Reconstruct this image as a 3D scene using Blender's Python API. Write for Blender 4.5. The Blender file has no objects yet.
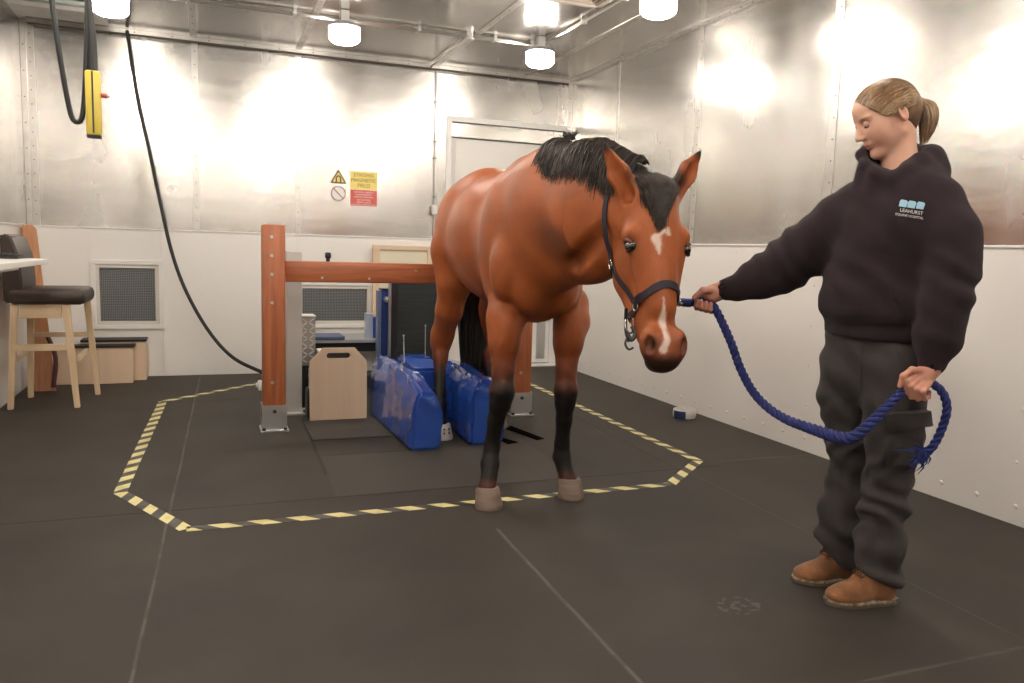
import bpy, bmesh, math, random
import numpy as np
from mathutils import Vector, Matrix
from mathutils.bvhtree import BVHTree
random.seed(7); rng = np.random.default_rng(7)
C = bpy.context.scene.collection
R_ = math.radians

# ------------------------------------------------------------------ camera
F_PX = 795.12
CAM = np.array([0.0, 0.0, 1.1327])
def cam_axes(yaw, pitch, roll):
    cy, sy = math.cos(yaw), math.sin(yaw)
    fwd = np.array([sy*math.cos(pitch), cy*math.cos(pitch), math.sin(pitch)])
    right = np.array([cy, -sy, 0.0]); up = np.cross(right, fwd)
    c, s = math.cos(roll), math.sin(roll)
    return c*right+s*up, -s*right+c*up, fwd
CR, CU, CW = cam_axes(0.3674, -0.1140, 0.0299)
cd = bpy.data.cameras.new('camera'); cam = bpy.data.objects.new('camera', cd); C.objects.link(cam)
cd.sensor_width = 36; cd.lens = F_PX/1024*36; cd.clip_start = 0.05
M = Matrix.Identity(4)
for i in range(3):
    M[i][0] = CR[i]; M[i][1] = CU[i]; M[i][2] = -CW[i]; M[i][3] = CAM[i]
cam.matrix_world = M
sc = bpy.context.scene; sc.camera = cam
sc.view_settings.view_transform = 'Standard'; sc.view_settings.look = 'None'
sc.view_settings.gamma = 1; sc.view_settings.use_curve_mapping = False
def ray(x, y): return CR*((x-512)/F_PX) - CU*((y-341.5)/F_PX) + CW
def atD(x, y, D): return CAM + ray(x, y)*D               # measured point of the room at distance D
def atY(x, y, Y): r = ray(x, y); return CAM + r*(Y/r[1])

# ------------------------------------------------------------------ materials
def mat(name, col, rough=0.5, metal=0.0, noise=0.0, nscale=20, bump=0.0, bscale=60, spec=0.5, sheen=0.0, coat=0.0, stretch=(1,1,1), var=None, detail=4):
    m = bpy.data.materials.new(name); m.use_nodes = True
    nt = m.node_tree; N = nt.nodes; L = nt.links
    b = N['Principled BSDF']
    b.inputs['Base Color'].default_value = (*col, 1); b.inputs['Roughness'].default_value = rough
    b.inputs['Metallic'].default_value = metal; b.inputs['Specular IOR Level'].default_value = spec
    b.inputs['Sheen Weight'].default_value = sheen; b.inputs['Coat Weight'].default_value = coat
    tc = N.new('ShaderNodeTexCoord'); mp = N.new('ShaderNodeMapping'); L.new(tc.outputs['Object'], mp.inputs[0])
    mp.inputs['Scale'].default_value = stretch
    if noise > 0 or var:
        t = N.new('ShaderNodeTexNoise'); t.inputs['Scale'].default_value = nscale; t.inputs['Detail'].default_value = detail
        L.new(mp.outputs[0], t.inputs[0])
        mx = N.new('ShaderNodeMix'); mx.data_type = 'RGBA'
        c2 = var if var else tuple(c*(1-noise) for c in col)
        mx.inputs[6].default_value = (*col, 1); mx.inputs[7].default_value = (*c2, 1)
        rp = N.new('ShaderNodeMapRange'); rp.inputs[1].default_value = .35; rp.inputs[2].default_value = .65
        L.new(t.outputs[0], rp.inputs[0]); L.new(rp.outputs[0], mx.inputs[0]); L.new(mx.outputs[2], b.inputs['Base Color'])
    if bump > 0:
        t2 = N.new('ShaderNodeTexNoise'); t2.inputs['Scale'].default_value = bscale; t2.inputs['Detail'].default_value = 5
        L.new(mp.outputs[0], t2.inputs[0])
        bp = N.new('ShaderNodeBump'); bp.inputs['Strength'].default_value = bump; bp.inputs['Distance'].default_value = .01
        L.new(t2.outputs[0], bp.inputs['Height']); L.new(bp.outputs[0], b.inputs['Normal'])
    return m
def emis(name, col, s):
    m = bpy.data.materials.new(name); m.use_nodes = True
    b = m.node_tree.nodes['Principled BSDF']
    b.inputs['Base Color'].default_value = (.9,.9,.88,1); b.inputs['Emission Color'].default_value = (*col,1); b.inputs['Emission Strength'].default_value = s
    return m

def galvanised(name, stretch, rough=.235):
    m = bpy.data.materials.new(name); m.use_nodes = True
    nt = m.node_tree; N = nt.nodes; L = nt.links; b = N['Principled BSDF']
    b.inputs['Metallic'].default_value = 0.93
    tc = N.new('ShaderNodeTexCoord'); mp = N.new('ShaderNodeMapping'); mp.inputs['Scale'].default_value = stretch
    L.new(tc.outputs['Object'], mp.inputs[0])
    n1 = N.new('ShaderNodeTexNoise'); n1.inputs['Scale'].default_value = 1.6; n1.inputs['Detail'].default_value = 6; n1.inputs['Roughness'].default_value = .5
    n2 = N.new('ShaderNodeTexNoise'); n2.inputs['Scale'].default_value = 3; n2.inputs['Detail'].default_value = 4; n2.inputs['Roughness'].default_value = .45
    n3 = N.new('ShaderNodeTexVoronoi'); n3.inputs['Scale'].default_value = 45
    for n in (n1, n2): L.new(mp.outputs[0], n.inputs[0])
    L.new(tc.outputs['Object'], n3.inputs[0])
    cr = N.new('ShaderNodeValToRGB'); cr.color_ramp.elements[0].position = .3; cr.color_ramp.elements[0].color = (.52,.50,.47,1)
    cr.color_ramp.elements[1].position = .72; cr.color_ramp.elements[1].color = (.68,.665,.64,1)
    L.new(n1.outputs[0], cr.inputs[0])
    # small spangle
    mx = N.new('ShaderNodeMix'); mx.data_type = 'RGBA'; mx.blend_type = 'MULTIPLY'; mx.inputs[0].default_value = .10
    L.new(cr.outputs[0], mx.inputs[6]); L.new(n3.outputs[1], mx.inputs[7]); L.new(mx.outputs[2], b.inputs['Base Color'])
    mr = N.new('ShaderNodeMapRange'); mr.inputs[1].default_value = .2; mr.inputs[2].default_value = .8
    mr.inputs[3].default_value = rough-.05; mr.inputs[4].default_value = rough+.07
    L.new(n2.outputs[0], mr.inputs[0]); L.new(mr.outputs[0], b.inputs['Roughness'])
    mp4 = N.new('ShaderNodeMapping'); mp4.inputs['Scale'].default_value = (1.4,1.4,4.5) if stretch[2] < 1 else (2,2,2); L.new(tc.outputs['Object'], mp4.inputs[0])
    n4 = N.new('ShaderNodeTexNoise'); n4.inputs['Scale'].default_value = 2.6; n4.inputs['Detail'].default_value = 2; L.new(mp4.outputs[0], n4.inputs[0])
    bp = N.new('ShaderNodeBump'); bp.inputs['Strength'].default_value = .045 if stretch[2] < 1 else .03; bp.inputs['Distance'].default_value = .03
    L.new(n4.outputs[0], bp.inputs['Height']); L.new(bp.outputs[0], b.inputs['Normal'])
    return m

def wood(name, c1, c2, axis='Z', rough=.45, scale=1.0):
    m = bpy.data.materials.new(name); m.use_nodes = True
    nt = m.node_tree; N = nt.nodes; L = nt.links; b = N['Principled BSDF']; b.inputs['Roughness'].default_value = rough
    tc = N.new('ShaderNodeTexCoord'); mp = N.new('ShaderNodeMapping')
    s = {'X':(.9,14,14),'Y':(14,.9,14),'Z':(14,14,.9)}[axis]
    mp.inputs['Scale'].default_value = tuple(v*scale for v in s)
    L.new(tc.outputs['Object'], mp.inputs[0])
    n = N.new('ShaderNodeTexNoise'); n.inputs['Scale'].default_value = 2.2; n.inputs['Detail'].default_value = 8; n.inputs['Distortion'].default_value = .9
    L.new(mp.outputs[0], n.inputs[0])
    cr = N.new('ShaderNodeValToRGB'); cr.color_ramp.elements[0].position = .33; cr.color_ramp.elements[0].color = (*c2,1)
    cr.color_ramp.elements[1].position = .66; cr.color_ramp.elements[1].color = (*c1,1)
    L.new(n.outputs[0], cr.inputs[0]); L.new(cr.outputs[0], b.inputs['Base Color'])
    return m

def vcol_mat(name, rough=.5, sheen=0, bump=.2, bscale=200, stretch=(1,1,1), spec=.5, sheen_tint=None, rough2=None, subsurf=0, noise=.25, nscale=60):
    m = bpy.data.materials.new(name); m.use_nodes = True
    nt = m.node_tree; N = nt.nodes; L = nt.links; b = N['Principled BSDF']
    a = N.new('ShaderNodeAttribute'); a.attribute_name = 'coat'
    b.inputs['Roughness'].default_value = rough; b.inputs['Sheen Weight'].default_value = sheen; b.inputs['Specular IOR Level'].default_value = spec
    if sheen_tint: b.inputs['Sheen Tint'].default_value = (*sheen_tint,1)
    if subsurf:
        b.inputs['Subsurface Weight'].default_value = subsurf; b.inputs['Subsurface Radius'].default_value = (1,.35,.2); b.inputs['Subsurface Scale'].default_value = .008
    tc = N.new('ShaderNodeTexCoord'); mp = N.new('ShaderNodeMapping'); mp.inputs['Scale'].default_value = stretch
    L.new(tc.outputs['Object'], mp.inputs[0])
    t = N.new('ShaderNodeTexNoise'); t.inputs['Scale'].default_value = bscale; t.inputs['Detail'].default_value = 4; L.new(mp.outputs[0], t.inputs[0])
    bp = N.new('ShaderNodeBump'); bp.inputs['Strength'].default_value = bump; bp.inputs['Distance'].default_value = .004
    L.new(t.outputs[0], bp.inputs['Height']); L.new(bp.outputs[0], b.inputs['Normal'])
    t2 = N.new('ShaderNodeTexNoise'); t2.inputs['Scale'].default_value = nscale; t2.inputs['Detail'].default_value = 4; L.new(mp.outputs[0], t2.inputs[0])
    mr = N.new('ShaderNodeMapRange'); mr.inputs[3].default_value = 1-noise; mr.inputs[4].default_value = 1+noise; L.new(t2.outputs[0], mr.inputs[0])
    hs = N.new('ShaderNodeVectorMath'); hs.operation = 'SCALE'; L.new(a.outputs['Color'], hs.inputs[0]); L.new(mr.outputs[0], hs.inputs[3])
    L.new(hs.outputs[0], b.inputs['Base Color'])
    return m

# ------------------------------------------------------------------ mesh helpers
def box_(bm, x0, x1, y0, y1, z0, z1, bev=0.0, rot=None, piv=None):
    vs = bmesh.ops.create_cube(bm, size=1)['verts']
    for v in vs: v.co = Vector((x0+(v.co.x+.5)*(x1-x0), y0+(v.co.y+.5)*(y1-y0), z0+(v.co.z+.5)*(z1-z0)))
    if bev > 0:
        es = list({e for v in vs for e in v.link_edges})
        r = bmesh.ops.bevel(bm, geom=es, offset=bev, segments=2, affect='EDGES', profile=.5)
        vs = list({v for f in r['faces'] for v in f.verts} | {v for v in vs if v.is_valid})
        vs = [v for v in vs if v.is_valid]
    if rot is not None:
        p = Vector(piv)
        seen = set(); stack = list(vs)
        while stack:
            v = stack.pop()
            if v in seen: continue
            seen.add(v); stack += [e.other_vert(v) for e in v.link_edges]
        for v in seen: v.co = p + rot @ (v.co-p)
    return vs
def cyl_(bm, a, b, r1, r2=None, n=20, cap=True):
    a = Vector(a); b = Vector(b); r2 = r1 if r2 is None else r2
    d = b-a; q = Vector((0,0,1)).rotation_difference(d.normalized()).to_matrix().to_4x4()
    bmesh.ops.create_cone(bm, cap_ends=cap, segments=n, radius1=r1, radius2=r2, depth=d.length, matrix=Matrix.Translation((a+b)/2) @ q)
def sphere_(bm, c, r, sc3=(1,1,1), n=16, rot=None):
    m = Matrix.Translation(c)
    if rot is not None: m = m @ rot.to_4x4()
    m = m @ Matrix.Diagonal((*[r*s for s in sc3],1))
    bmesh.ops.create_uvsphere(bm, u_segments=n, v_segments=max(6,n*2//3), radius=1, matrix=m)
def spline(pts, n):
    P = [Vector(p) for p in pts]
    P = [P[0]*2-P[1]] + P + [P[-1]*2-P[-2]]
    out = []
    for i in range(1, len(P)-2):
        for k in range(n):
            t = k/n; a,b,c,d = P[i-1:i+3]
            out.append(.5*((2*b)+(c-a)*t+(2*a-5*b+4*c-d)*t*t+(3*b-a-3*c+d)*t*t*t))
    out.append(P[-2]); return out
def frames(P):
    T = [(P[min(i+1,len(P)-1)]-P[max(i-1,0)]).normalized() for i in range(len(P))]
    n = T[0].orthogonal().normalized(); out = []
    for i, t in enumerate(T):
        n = (n - t*n.dot(t)).normalized(); out.append((t, n, t.cross(n)))
    return out
def tube_(bm, pts, r, n=8, sub=1, rf=None, cap=True):
    P = spline(pts, sub) if sub > 1 else [Vector(p) for p in pts]
    fr = frames(P); rings = []
    for i, (p, (t, u, v)) in enumerate(zip(P, fr)):
        rr = (rf(i/(len(P)-1)) if rf else 1)*r
        rings.append([bm.verts.new(p+(u*math.cos(a)+v*math.sin(a))*rr) for a in (2*math.pi*k/n for k in range(n))])
    for A, B in zip(rings, rings[1:]):
        for k in range(n): bm.faces.new((A[k], A[(k+1)%n], B[(k+1)%n], B[k]))
    if cap:
        bm.faces.new(rings[0][::-1]); bm.faces.new(rings[-1])
def prism_(bm, poly, f, d):
    """poly 2-D outline, f(u,v)->point, d extrusion vector"""
    A = [bm.verts.new(f(*q)) for q in poly]; B = [bm.verts.new(Vector(f(*q))+Vector(d)) for q in poly]
    n = len(poly); bm.faces.new(A[::-1]); bm.faces.new(B)
    for k in range(n): bm.faces.new((A[k], A[(k+1)%n], B[(k+1)%n], B[k]))
def lathe_(bm, c, prof, n=32):
    rings = []
    for r, z in prof: rings.append([bm.verts.new((c[0]+r*math.cos(a), c[1]+r*math.sin(a), c[2]+z)) for a in (2*math.pi*k/n for k in range(n))])
    for A, B in zip(rings, rings[1:]):
        for k in range(n): bm.faces.new((A[k], A[(k+1)%n], B[(k+1)%n], B[k]))
    bm.faces.new(rings[0][::-1]); bm.faces.new(rings[-1])
def link(name, me, m, parent=None, smooth=True, angle=None):
    me.materials.append(m)
    o = bpy.data.objects.new(name, me); C.objects.link(o)
    n = len(me.vertices); co = np.empty(n*3, np.float32); me.vertices.foreach_get('co', co); co = co.reshape(-1,3)
    if parent is not None:
        base = np.array(parent['_base'])
        o.parent = parent; co -= base; o['_base'] = [float(v) for v in base]
    else:
        lo, hi = co.min(0), co.max(0); base = np.array([(lo[0]+hi[0])/2, (lo[1]+hi[1])/2, lo[2]], np.float64)
        co -= base; o.location = base; o['_base'] = [float(v) for v in base]
    me.vertices.foreach_set('co', co.ravel()); me.update()
    me.polygons.foreach_set('use_smooth', [bool(smooth)]*len(me.polygons))
    if smooth and angle:
        try: me.set_sharp_from_angle(angle=R_(angle))
        except Exception: pass
    return o
def obj(name, bm, m, parent=None, smooth=False, angle=35, normals=True):
    if normals: bmesh.ops.recalc_face_normals(bm, faces=bm.faces)
    me = bpy.data.meshes.new(name); bm.to_mesh(me); bm.free()
    return link(name, me, m, parent, smooth, angle if smooth else None)
def thing(name, label, cat, loc, group=None):
    o = bpy.data.objects.new(name, None); C.objects.link(o); o.empty_display_size = .1
    o.location = loc; o['_base'] = [float(v) for v in loc]
    return tag(o, label, cat, group)
def tag(o, label, cat, group=None):
    o['label'] = label; o['category'] = cat
    if group: o['group'] = group
    return o
def struct(o): o['kind'] = 'structure'; return o
def B(): return bmesh.new()
def dup(root, off, label=None, base=None):
    r = root.copy(); C.objects.link(r); r.location = Vector(root.location)+Vector(off)
    if label: r['label'] = label
    def rec(src, dst):
        for ch in list(src.children):
            c = ch.copy(); C.objects.link(c); c.parent = dst; rec(ch, c)
    rec(root, r); return r
def text_bm(s, size, extr=0.0):
    cu = bpy.data.curves.new('t', 'FONT'); cu.body = s; cu.size = size; cu.align_x = 'CENTER'; cu.align_y = 'CENTER'; cu.extrude = extr; cu.resolution_u = 3
    o = bpy.data.objects.new('t', cu); C.objects.link(o)
    dg = bpy.context.evaluated_depsgraph_get(); me = bpy.data.meshes.new_from_object(o.evaluated_get(dg))
    C.objects.unlink(o); bpy.data.objects.remove(o); bpy.data.curves.remove(cu)
    bm = bmesh.new(); bm.from_mesh(me); bpy.data.meshes.remove(me)
    return bm

# ------------------------------------------------------------------ room measures (metres)
XR, YB, XL, ZC, YF, DADO = 3.319, 7.217, -1.305, 2.773, -2.2, 1.22
M_back = galvanised('galvanised_sheet', (1,1,.45)); M_ceil = galvanised('galvanised_ceiling', (1,1,1), .19)
M_white = mat('white_panel', (.86,.83,.79), .38, bump=.05, bscale=3)
M_trimw = mat('white_trim', (.84,.82,.79), .4)
M_strip = mat('metal_strip', (.60,.58,.55), .30, .9, noise=.15, nscale=9)
M_bolt = mat('bolt', (.20,.18,.17), .45, .7)
M_boltw = mat('painted_bolt', (.80,.76,.72), .35)
M_darkm = mat('dark_metal', (.05,.05,.05), .5, .3)
M_black = mat('black_rubber', (.012,.012,.012), .55)
M_blackp = mat('black_plastic', (.02,.02,.022), .4)
M_alu = mat('aluminium', (.62,.61,.60), .35, .9, bump=.1, bscale=40)

# floor with its mat joints
def floor_mat():
    m = bpy.data.materials.new('rubber_matting'); m.use_nodes = True
    nt = m.node_tree; N = nt.nodes; L = nt.links; b = N['Principled BSDF']
    g = N.new('ShaderNodeNewGeometry'); sp = N.new('ShaderNodeSeparateXYZ'); L.new(g.outputs['Position'], sp.inputs[0])
    def math_(op, a, bb=None, c=None):
        n = N.new('ShaderNodeMath'); n.operation = op
        for i, v in enumerate((a, bb, c)):
            if v is None: continue
            if isinstance(v, (int, float)): n.inputs[i].default_value = v
            else: L.new(v, n.inputs[i])
        return n.outputs[0]
    def noise(scale, detail=4, st=(1,1,1), dist=0):
        mp = N.new('ShaderNodeMapping'); mp.inputs['Scale'].default_value = st; L.new(g.outputs['Position'], mp.inputs[0])
        t = N.new('ShaderNodeTexNoise'); t.inputs['Scale'].default_value = scale; t.inputs['Detail'].default_value = detail; t.inputs['Distortion'].default_value = dist
        L.new(mp.outputs[0], t.inputs[0]); return t.outputs[0]
    wob = math_('MULTIPLY', math_('SUBTRACT', noise(2), .5), .012)
    X = math_('ADD', math_('SUBTRACT', sp.outputs[0], math_('MULTIPLY', sp.outputs[1], .026)), wob); Y = math_('ADD', sp.outputs[1], wob)
    def seam(axis, c, w, lo, hi):
        a, o_ = (X, Y) if axis == 'x' else (Y, X)
        d = math_('ABSOLUTE', math_('SUBTRACT', a, c))
        s = math_('SUBTRACT', 1, math_('MINIMUM', math_('DIVIDE', d, w), 1))
        i1 = math_('GREATER_THAN', o_, lo); i2 = math_('LESS_THAN', o_, hi)
        return math_('MULTIPLY', s, math_('MULTIPLY', i1, i2))
    def tot(L_):
        r = L_[0]
        for q in L_[1:]: r = math_('MAXIMUM', r, q)
        return r
    brk = math_('GREATER_THAN', noise(5, 3), .47)
    light = tot([seam('x', -.252, .008, -3, 7.3), seam('x', 1.017, .010, -3, 2.95), math_('MULTIPLY', seam('x', 2.27, .008, 1.6, 3.6), .35), math_('MULTIPLY', seam('y', 1.555, .010, 1.2, 3.4), .5), seam('y', 3.62, .009, 2.55, 3.4)])
    dark = tot([seam('y', 3.53, .014, -1.3, 2.5), seam('x', .437, .014, 3.9, 5.2), seam('y', 4.27, .010, .44, 1.0), seam('y', 6.0, .01, -.6, .45), seam('x', 2.24, .008, 3.6, 5.5)])
    fine = noise(420, 2); mid = noise(2.2, 5); spk = noise(160, 2); rib = noise(60, 3, (1, 6, 1))
    cr = N.new('ShaderNodeValToRGB'); cr.color_ramp.elements[0].position = .3; cr.color_ramp.elements[0].color = (.0205,.0172,.0135,1)
    cr.color_ramp.elements[1].position = .75; cr.color_ramp.elements[1].color = (.042,.0345,.027,1); L.new(mid, cr.inputs[0])
    def mix(fac, a, col, mul=1.0):
        mx = N.new('ShaderNodeMix'); mx.data_type = 'RGBA'
        L.new(math_('MULTIPLY', fac, mul), mx.inputs[0]); L.new(a, mx.inputs[6]); mx.inputs[7].default_value = (*col,1); return mx.outputs[2]
    # lighter replaced mat between the cushions and the tape
    inx = math_('MULTIPLY', math_('GREATER_THAN', X, .44), math_('LESS_THAN', X, 1.65)); iny = math_('MULTIPLY', math_('GREATER_THAN', Y, 3.55), math_('LESS_THAN', Y, 4.27))
    c = mix(math_('MULTIPLY', inx, iny), cr.outputs[0], (.062,.053,.044), .6)
    f2 = N.new('ShaderNodeMapRange'); f2.inputs[1].default_value = .35; f2.inputs[2].default_value = .7; L.new(fine, f2.inputs[0])
    c = mix(f2.outputs[0], c, (.080,.066,.052), .45)
    c = mix(math_('GREATER_THAN', spk, .76), c, (.16,.14,.12), .5)
    c = mix(dark, c, (.006,.005,.005), .75)
    c = mix(math_('MULTIPLY', light, math_('ADD', .45, math_('MULTIPLY', brk, .4))), c, (.13,.115,.095), 1)
    # scuffs
    d2 = math_('ADD', math_('POWER', math_('SUBTRACT', X, 1.56), 2), math_('POWER', math_('MULTIPLY', math_('SUBTRACT', Y, 2.05), 1.2), 2))
    c = mix(math_('MULTIPLY', math_('LESS_THAN', d2, .006), math_('GREATER_THAN', noise(38, 5), .54)), c, (.14,.135,.13), .5)
    L.new(c, b.inputs['Base Color'])
    b.inputs['Roughness'].default_value = .62; b.inputs['Specular IOR Level'].default_value = .35
    h = math_('ADD', math_('MULTIPLY', fine, .5), math_('MULTIPLY', rib, .5)); h = math_('SUBTRACT', h, math_('MULTIPLY', tot([dark, light]), 2.5))
    bp = N.new('ShaderNodeBump'); bp.inputs['Strength'].default_value = .35; bp.inputs['Distance'].default_value = .003
    L.new(h, bp.inputs['Height']); L.new(bp.outputs[0], b.inputs['Normal'])
    return m
bm = B(); box_(bm, XL, XR, YF, YB+.9, -.06, 0); struct(obj('floor', bm, floor_mat()))
bm = B(); box_(bm, XL, XR, YF, YB+.9, ZC, ZC+.06); struct(obj('ceiling', bm, M_ceil))
# back wall with its recessed doorway
DX0, DX1, DZ = 2.12, 3.30, 2.295
bm = B()
box_(bm, XL, DX0, YB, YB+.08, 0, ZC); box_(bm, DX0, DX1, YB, YB+.08, DZ, ZC); box_(bm, DX1, XR, YB, YB+.08, 0, ZC)
wb = struct(obj('wall_back', bm, M_back))
bm = B(); box_(bm, XR, XR+.08, YF, YB+.9, 0, ZC); struct(obj('wall_right', bm, M_back))
bm = B(); box_(bm, XL-.08, XL, YF, YB+.9, 0, ZC); struct(obj('wall_left', bm, M_back))
bm = B(); box_(bm, XL, XR, YF-.08, YF, 0, ZC); struct(obj('wall_front', bm, M_back))
# white dado boards, proud of the metal, with a capping rail
def dado(n, parts, cap):
    bm = B()
    for p in parts: box_(bm, *p, bev=.002)
    for p in cap: box_(bm, *p, bev=.003)
    return bm
V = [(-.868,-.350,.408,.950), (.725,1.403,.405,.80)]          # ventilator openings (x0,x1,z0,z1)
parts = []; e = .02
xs = [XL, V[0][0], V[0][1], V[1][0], V[1][1], DX0]
for a, b_ in ((xs[0],xs[1]),(xs[2],xs[3]),(xs[4],xs[5])): parts.append((a,b_,YB-e,YB-.0005,0,DADO-.012))
for v in V: parts += [(v[0],v[1],YB-e,YB-.0005,0,v[2]), (v[0],v[1],YB-e,YB-.0005,v[3],DADO-.012)]
o = struct(obj('trim_1', dado('b', parts, [(XL,DX0,YB-e-.008,YB-.0005,DADO-.012,DADO)]), M_white))
o = struct(obj('trim_2', dado('r', [(XR-e,XR-.0005,YF,YB-.03,0,DADO-.012)], [(XR-e-.008,XR-.0005,YF,YB-.03,DADO-.012,DADO)]), M_white))
o = struct(obj('trim_3', dado('l', [(XL+.0005,XL+e,YF,YB-.03,0,DADO-.012)], [(XL+.0005,XL+e+.008,YF,YB-.03,DADO-.012,DADO)]), M_white))
# riveted joint strips
def rivets(bm, a, b_, nrm, step, r=.006, h=.004):
    a = Vector(a); b_ = Vector(b_); n = max(1,int((b_-a).length/step))
    for i in range(n+1):
        p = a.lerp(b_, (i+.5)/(n+1)); cyl_(bm, p, p+Vector(nrm)*h, r, r*.6, 8)
def strip(num, x0,x1,y0,y1,z0,z1, a, b_, nrm, step=.13, r=.0065, m=M_strip):
    bm = B(); box_(bm, x0,x1,y0,y1,z0,z1, bev=.001); s = struct(obj('trim_%d'%num, bm, m))
    bm = B(); rivets(bm, a, b_, nrm, step, r); obj('rivets', bm, M_bolt, s, True)
k = 4
for x, w in ((-1.245,.055), (-.075,.05), (.745,.05), (1.962,.03), (3.20,.035)):
    z0 = DADO if x < 2.2 else DZ+.0
    strip(k, x-w/2, x+w/2, YB-.004, YB-.0002, z0+.001, ZC, (x,YB-.004,z0+.03), (x,YB-.004,ZC-.05), (0,-1,0), .11 if w > .04 else .45, .0055); k += 1
for y, w in ((6.25,.03),(5.03,.06),(3.675,.07),(2.35,.06),(1.1,.06),(-.2,.06)):
    strip(k, XR-.004, XR-.0002, y-w/2, y+w/2, DADO+.001, ZC, (XR-.004,y-w*.18,DADO+.05), (XR-.004,y-w*.18,ZC-.06), (-1,0,0), .125, .006); k += 1
# corner angle strips along the ceiling and in the corners
strip(k, XL, XR, YB-.04, YB-.0003, ZC-.03, ZC-.0003, (XL+.1,YB-.04,ZC-.015), (XR-.1,YB-.04,ZC-.015), (0,-1,0), .28, .006); k += 1
strip(k, XR-.05, XR-.0003, YF, YB-.045, ZC-.012, ZC-.0003, (XR-.025,YF+.1,ZC-.012), (XR-.025,YB-.2,ZC-.012), (0,0,-1), .12, .006); k += 1
strip(k, XR-.045, XR-.001, YB-.03, YB-.0003, 0, ZC-.03, (XR-.022,YB-.03,.1), (XR-.022,YB-.03,ZC-.1), (0,-1,0), .14, .006); k += 1
strip(k, XL+.001, XL+.04, YB-.045, YB-.004, DADO, ZC-.03, (XL+.02,YB-.045,DADO+.1), (XL+.02,YB-.045,ZC-.1), (0,-1,0), .2, .006); k += 1
strip(k, XL+.0003, XL+.05, YF, YB-.05, ZC-.012, ZC-.0003, (XL+.025,YF+.1,ZC-.012), (XL+.025,YB-.2,ZC-.012), (0,0,-1), .2, .006); k += 1
for x in (-.08, .745, 1.96, 2.83):
    strip(k, x-.025, x+.025, YF, YB-.05, ZC-.004, ZC-.0002, (x,YF+.1,ZC-.004), (x,YB-.2,ZC-.004), (0,0,-1), .2, .005); k += 1
M_dk = mat('dark_conduit', (.16,.14,.12), .4, .8)
bm = B(); tube_(bm, [(XL+.06,YB-.052,ZC-.042),(XR-.06,YB-.052,ZC-.042)], .009, 8); tag(obj('wall_conduit', bm, M_dk, None, True), 'dark conduit running along the top edge of the back wall', 'conduit')
# painted rivets on the white boards
bm = B()
rivets(bm, (XR-e,YF+.1,.082), (XR-e,YB-.2,.082), (-1,0,0), .19, .012, .006)
rivets(bm, (XR-e,YF+.1,1.165), (XR-e,YB-.2,1.165), (-1,0,0), .6, .007, .004)
for y in (5.03,3.675,2.35): rivets(bm, (XR-e,y+.03,.16), (XR-e,y+.03,1.1), (-1,0,0), .24, .008, .004)
o = struct(obj('trim_%d'%k, bm, M_boltw, None, True)); k += 1
bm = B()
rivets(bm, (XL+.1,YB-e,.09), (V[1][0]-.1,YB-e,.09), (0,-1,0), .17, .006, .003)
rivets(bm, (XL+.1,YB-e,1.17), (DX0-.1,YB-e,1.17), (0,-1,0), .3, .005, .003)
for x in (-.05,): rivets(bm, (x,YB-e,.1), (x,YB-e,1.1), (0,-1,0), .2, .006, .003)
o = struct(obj('trim_%d'%k, bm, M_boltw, None, True)); k += 1
# doorway recess
bm = B()
box_(bm, DX0-.03, DX0, YB+.08, YB+.30, 0, DZ+.03); box_(bm, DX0-.03, DX1+.03, YB+.08, YB+.30, DZ, DZ+.03); box_(bm, DX1, DX1+.03, YB+.08, YB+.30, 0, DZ+.03)
struct(obj('trim_%d'%k, bm, M_strip)); k += 1
bm = B(); box_(bm, DX0+.001, DX1-.001, YB+.035, YB+.05, 2.165, DZ, bev=.002); struct(obj('trim_%d'%k, bm, M_back)); k += 1
bm = B(); box_(bm, DX0+.001, DX0+.06, YB+.06, YB+.12, 0, 2.16, bev=.004); box_(bm, DX1-.10, DX1-.001, YB+.06, YB+.12, 0, 2.16, bev=.004)
door = B(); box_(door, DX0+.062, DX1-.102, YB+.075, YB+.105, .02, 2.16, bev=.003)
dr = struct(obj('door_1', door, M_white)); obj('door_frame', bm, M_trimw, dr)
bm = B(); box_(bm, DX0+.005, DX1-.005, YB-.06, YB+.06, .0005, .018, bev=.004); obj('threshold', bm, M_trimw, dr)
bm = B(); box_(bm, 3.065, 3.155, YB+.064, YB+.0745, .06, 2.1, bev=.003); obj('edge_plate', bm, M_alu, dr)
bm = B(); box_(bm, 3.02, 3.20, YB+.04, YB+.0635, .47, .56, bev=.003); obj('hinge_plate', bm, M_trimw, dr)
# frame round the doorway on the wall
bm = B(); box_(bm, DX0-.05, DX0, YB-.012, YB-.0005, DADO+.001, DZ+.05, bev=.003); box_(bm, DX0, DX1, YB-.012, YB-.0005, DZ, DZ+.05, bev=.003)
struct(obj('trim_%d'%k, bm, M_trimw)); k += 1

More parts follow.
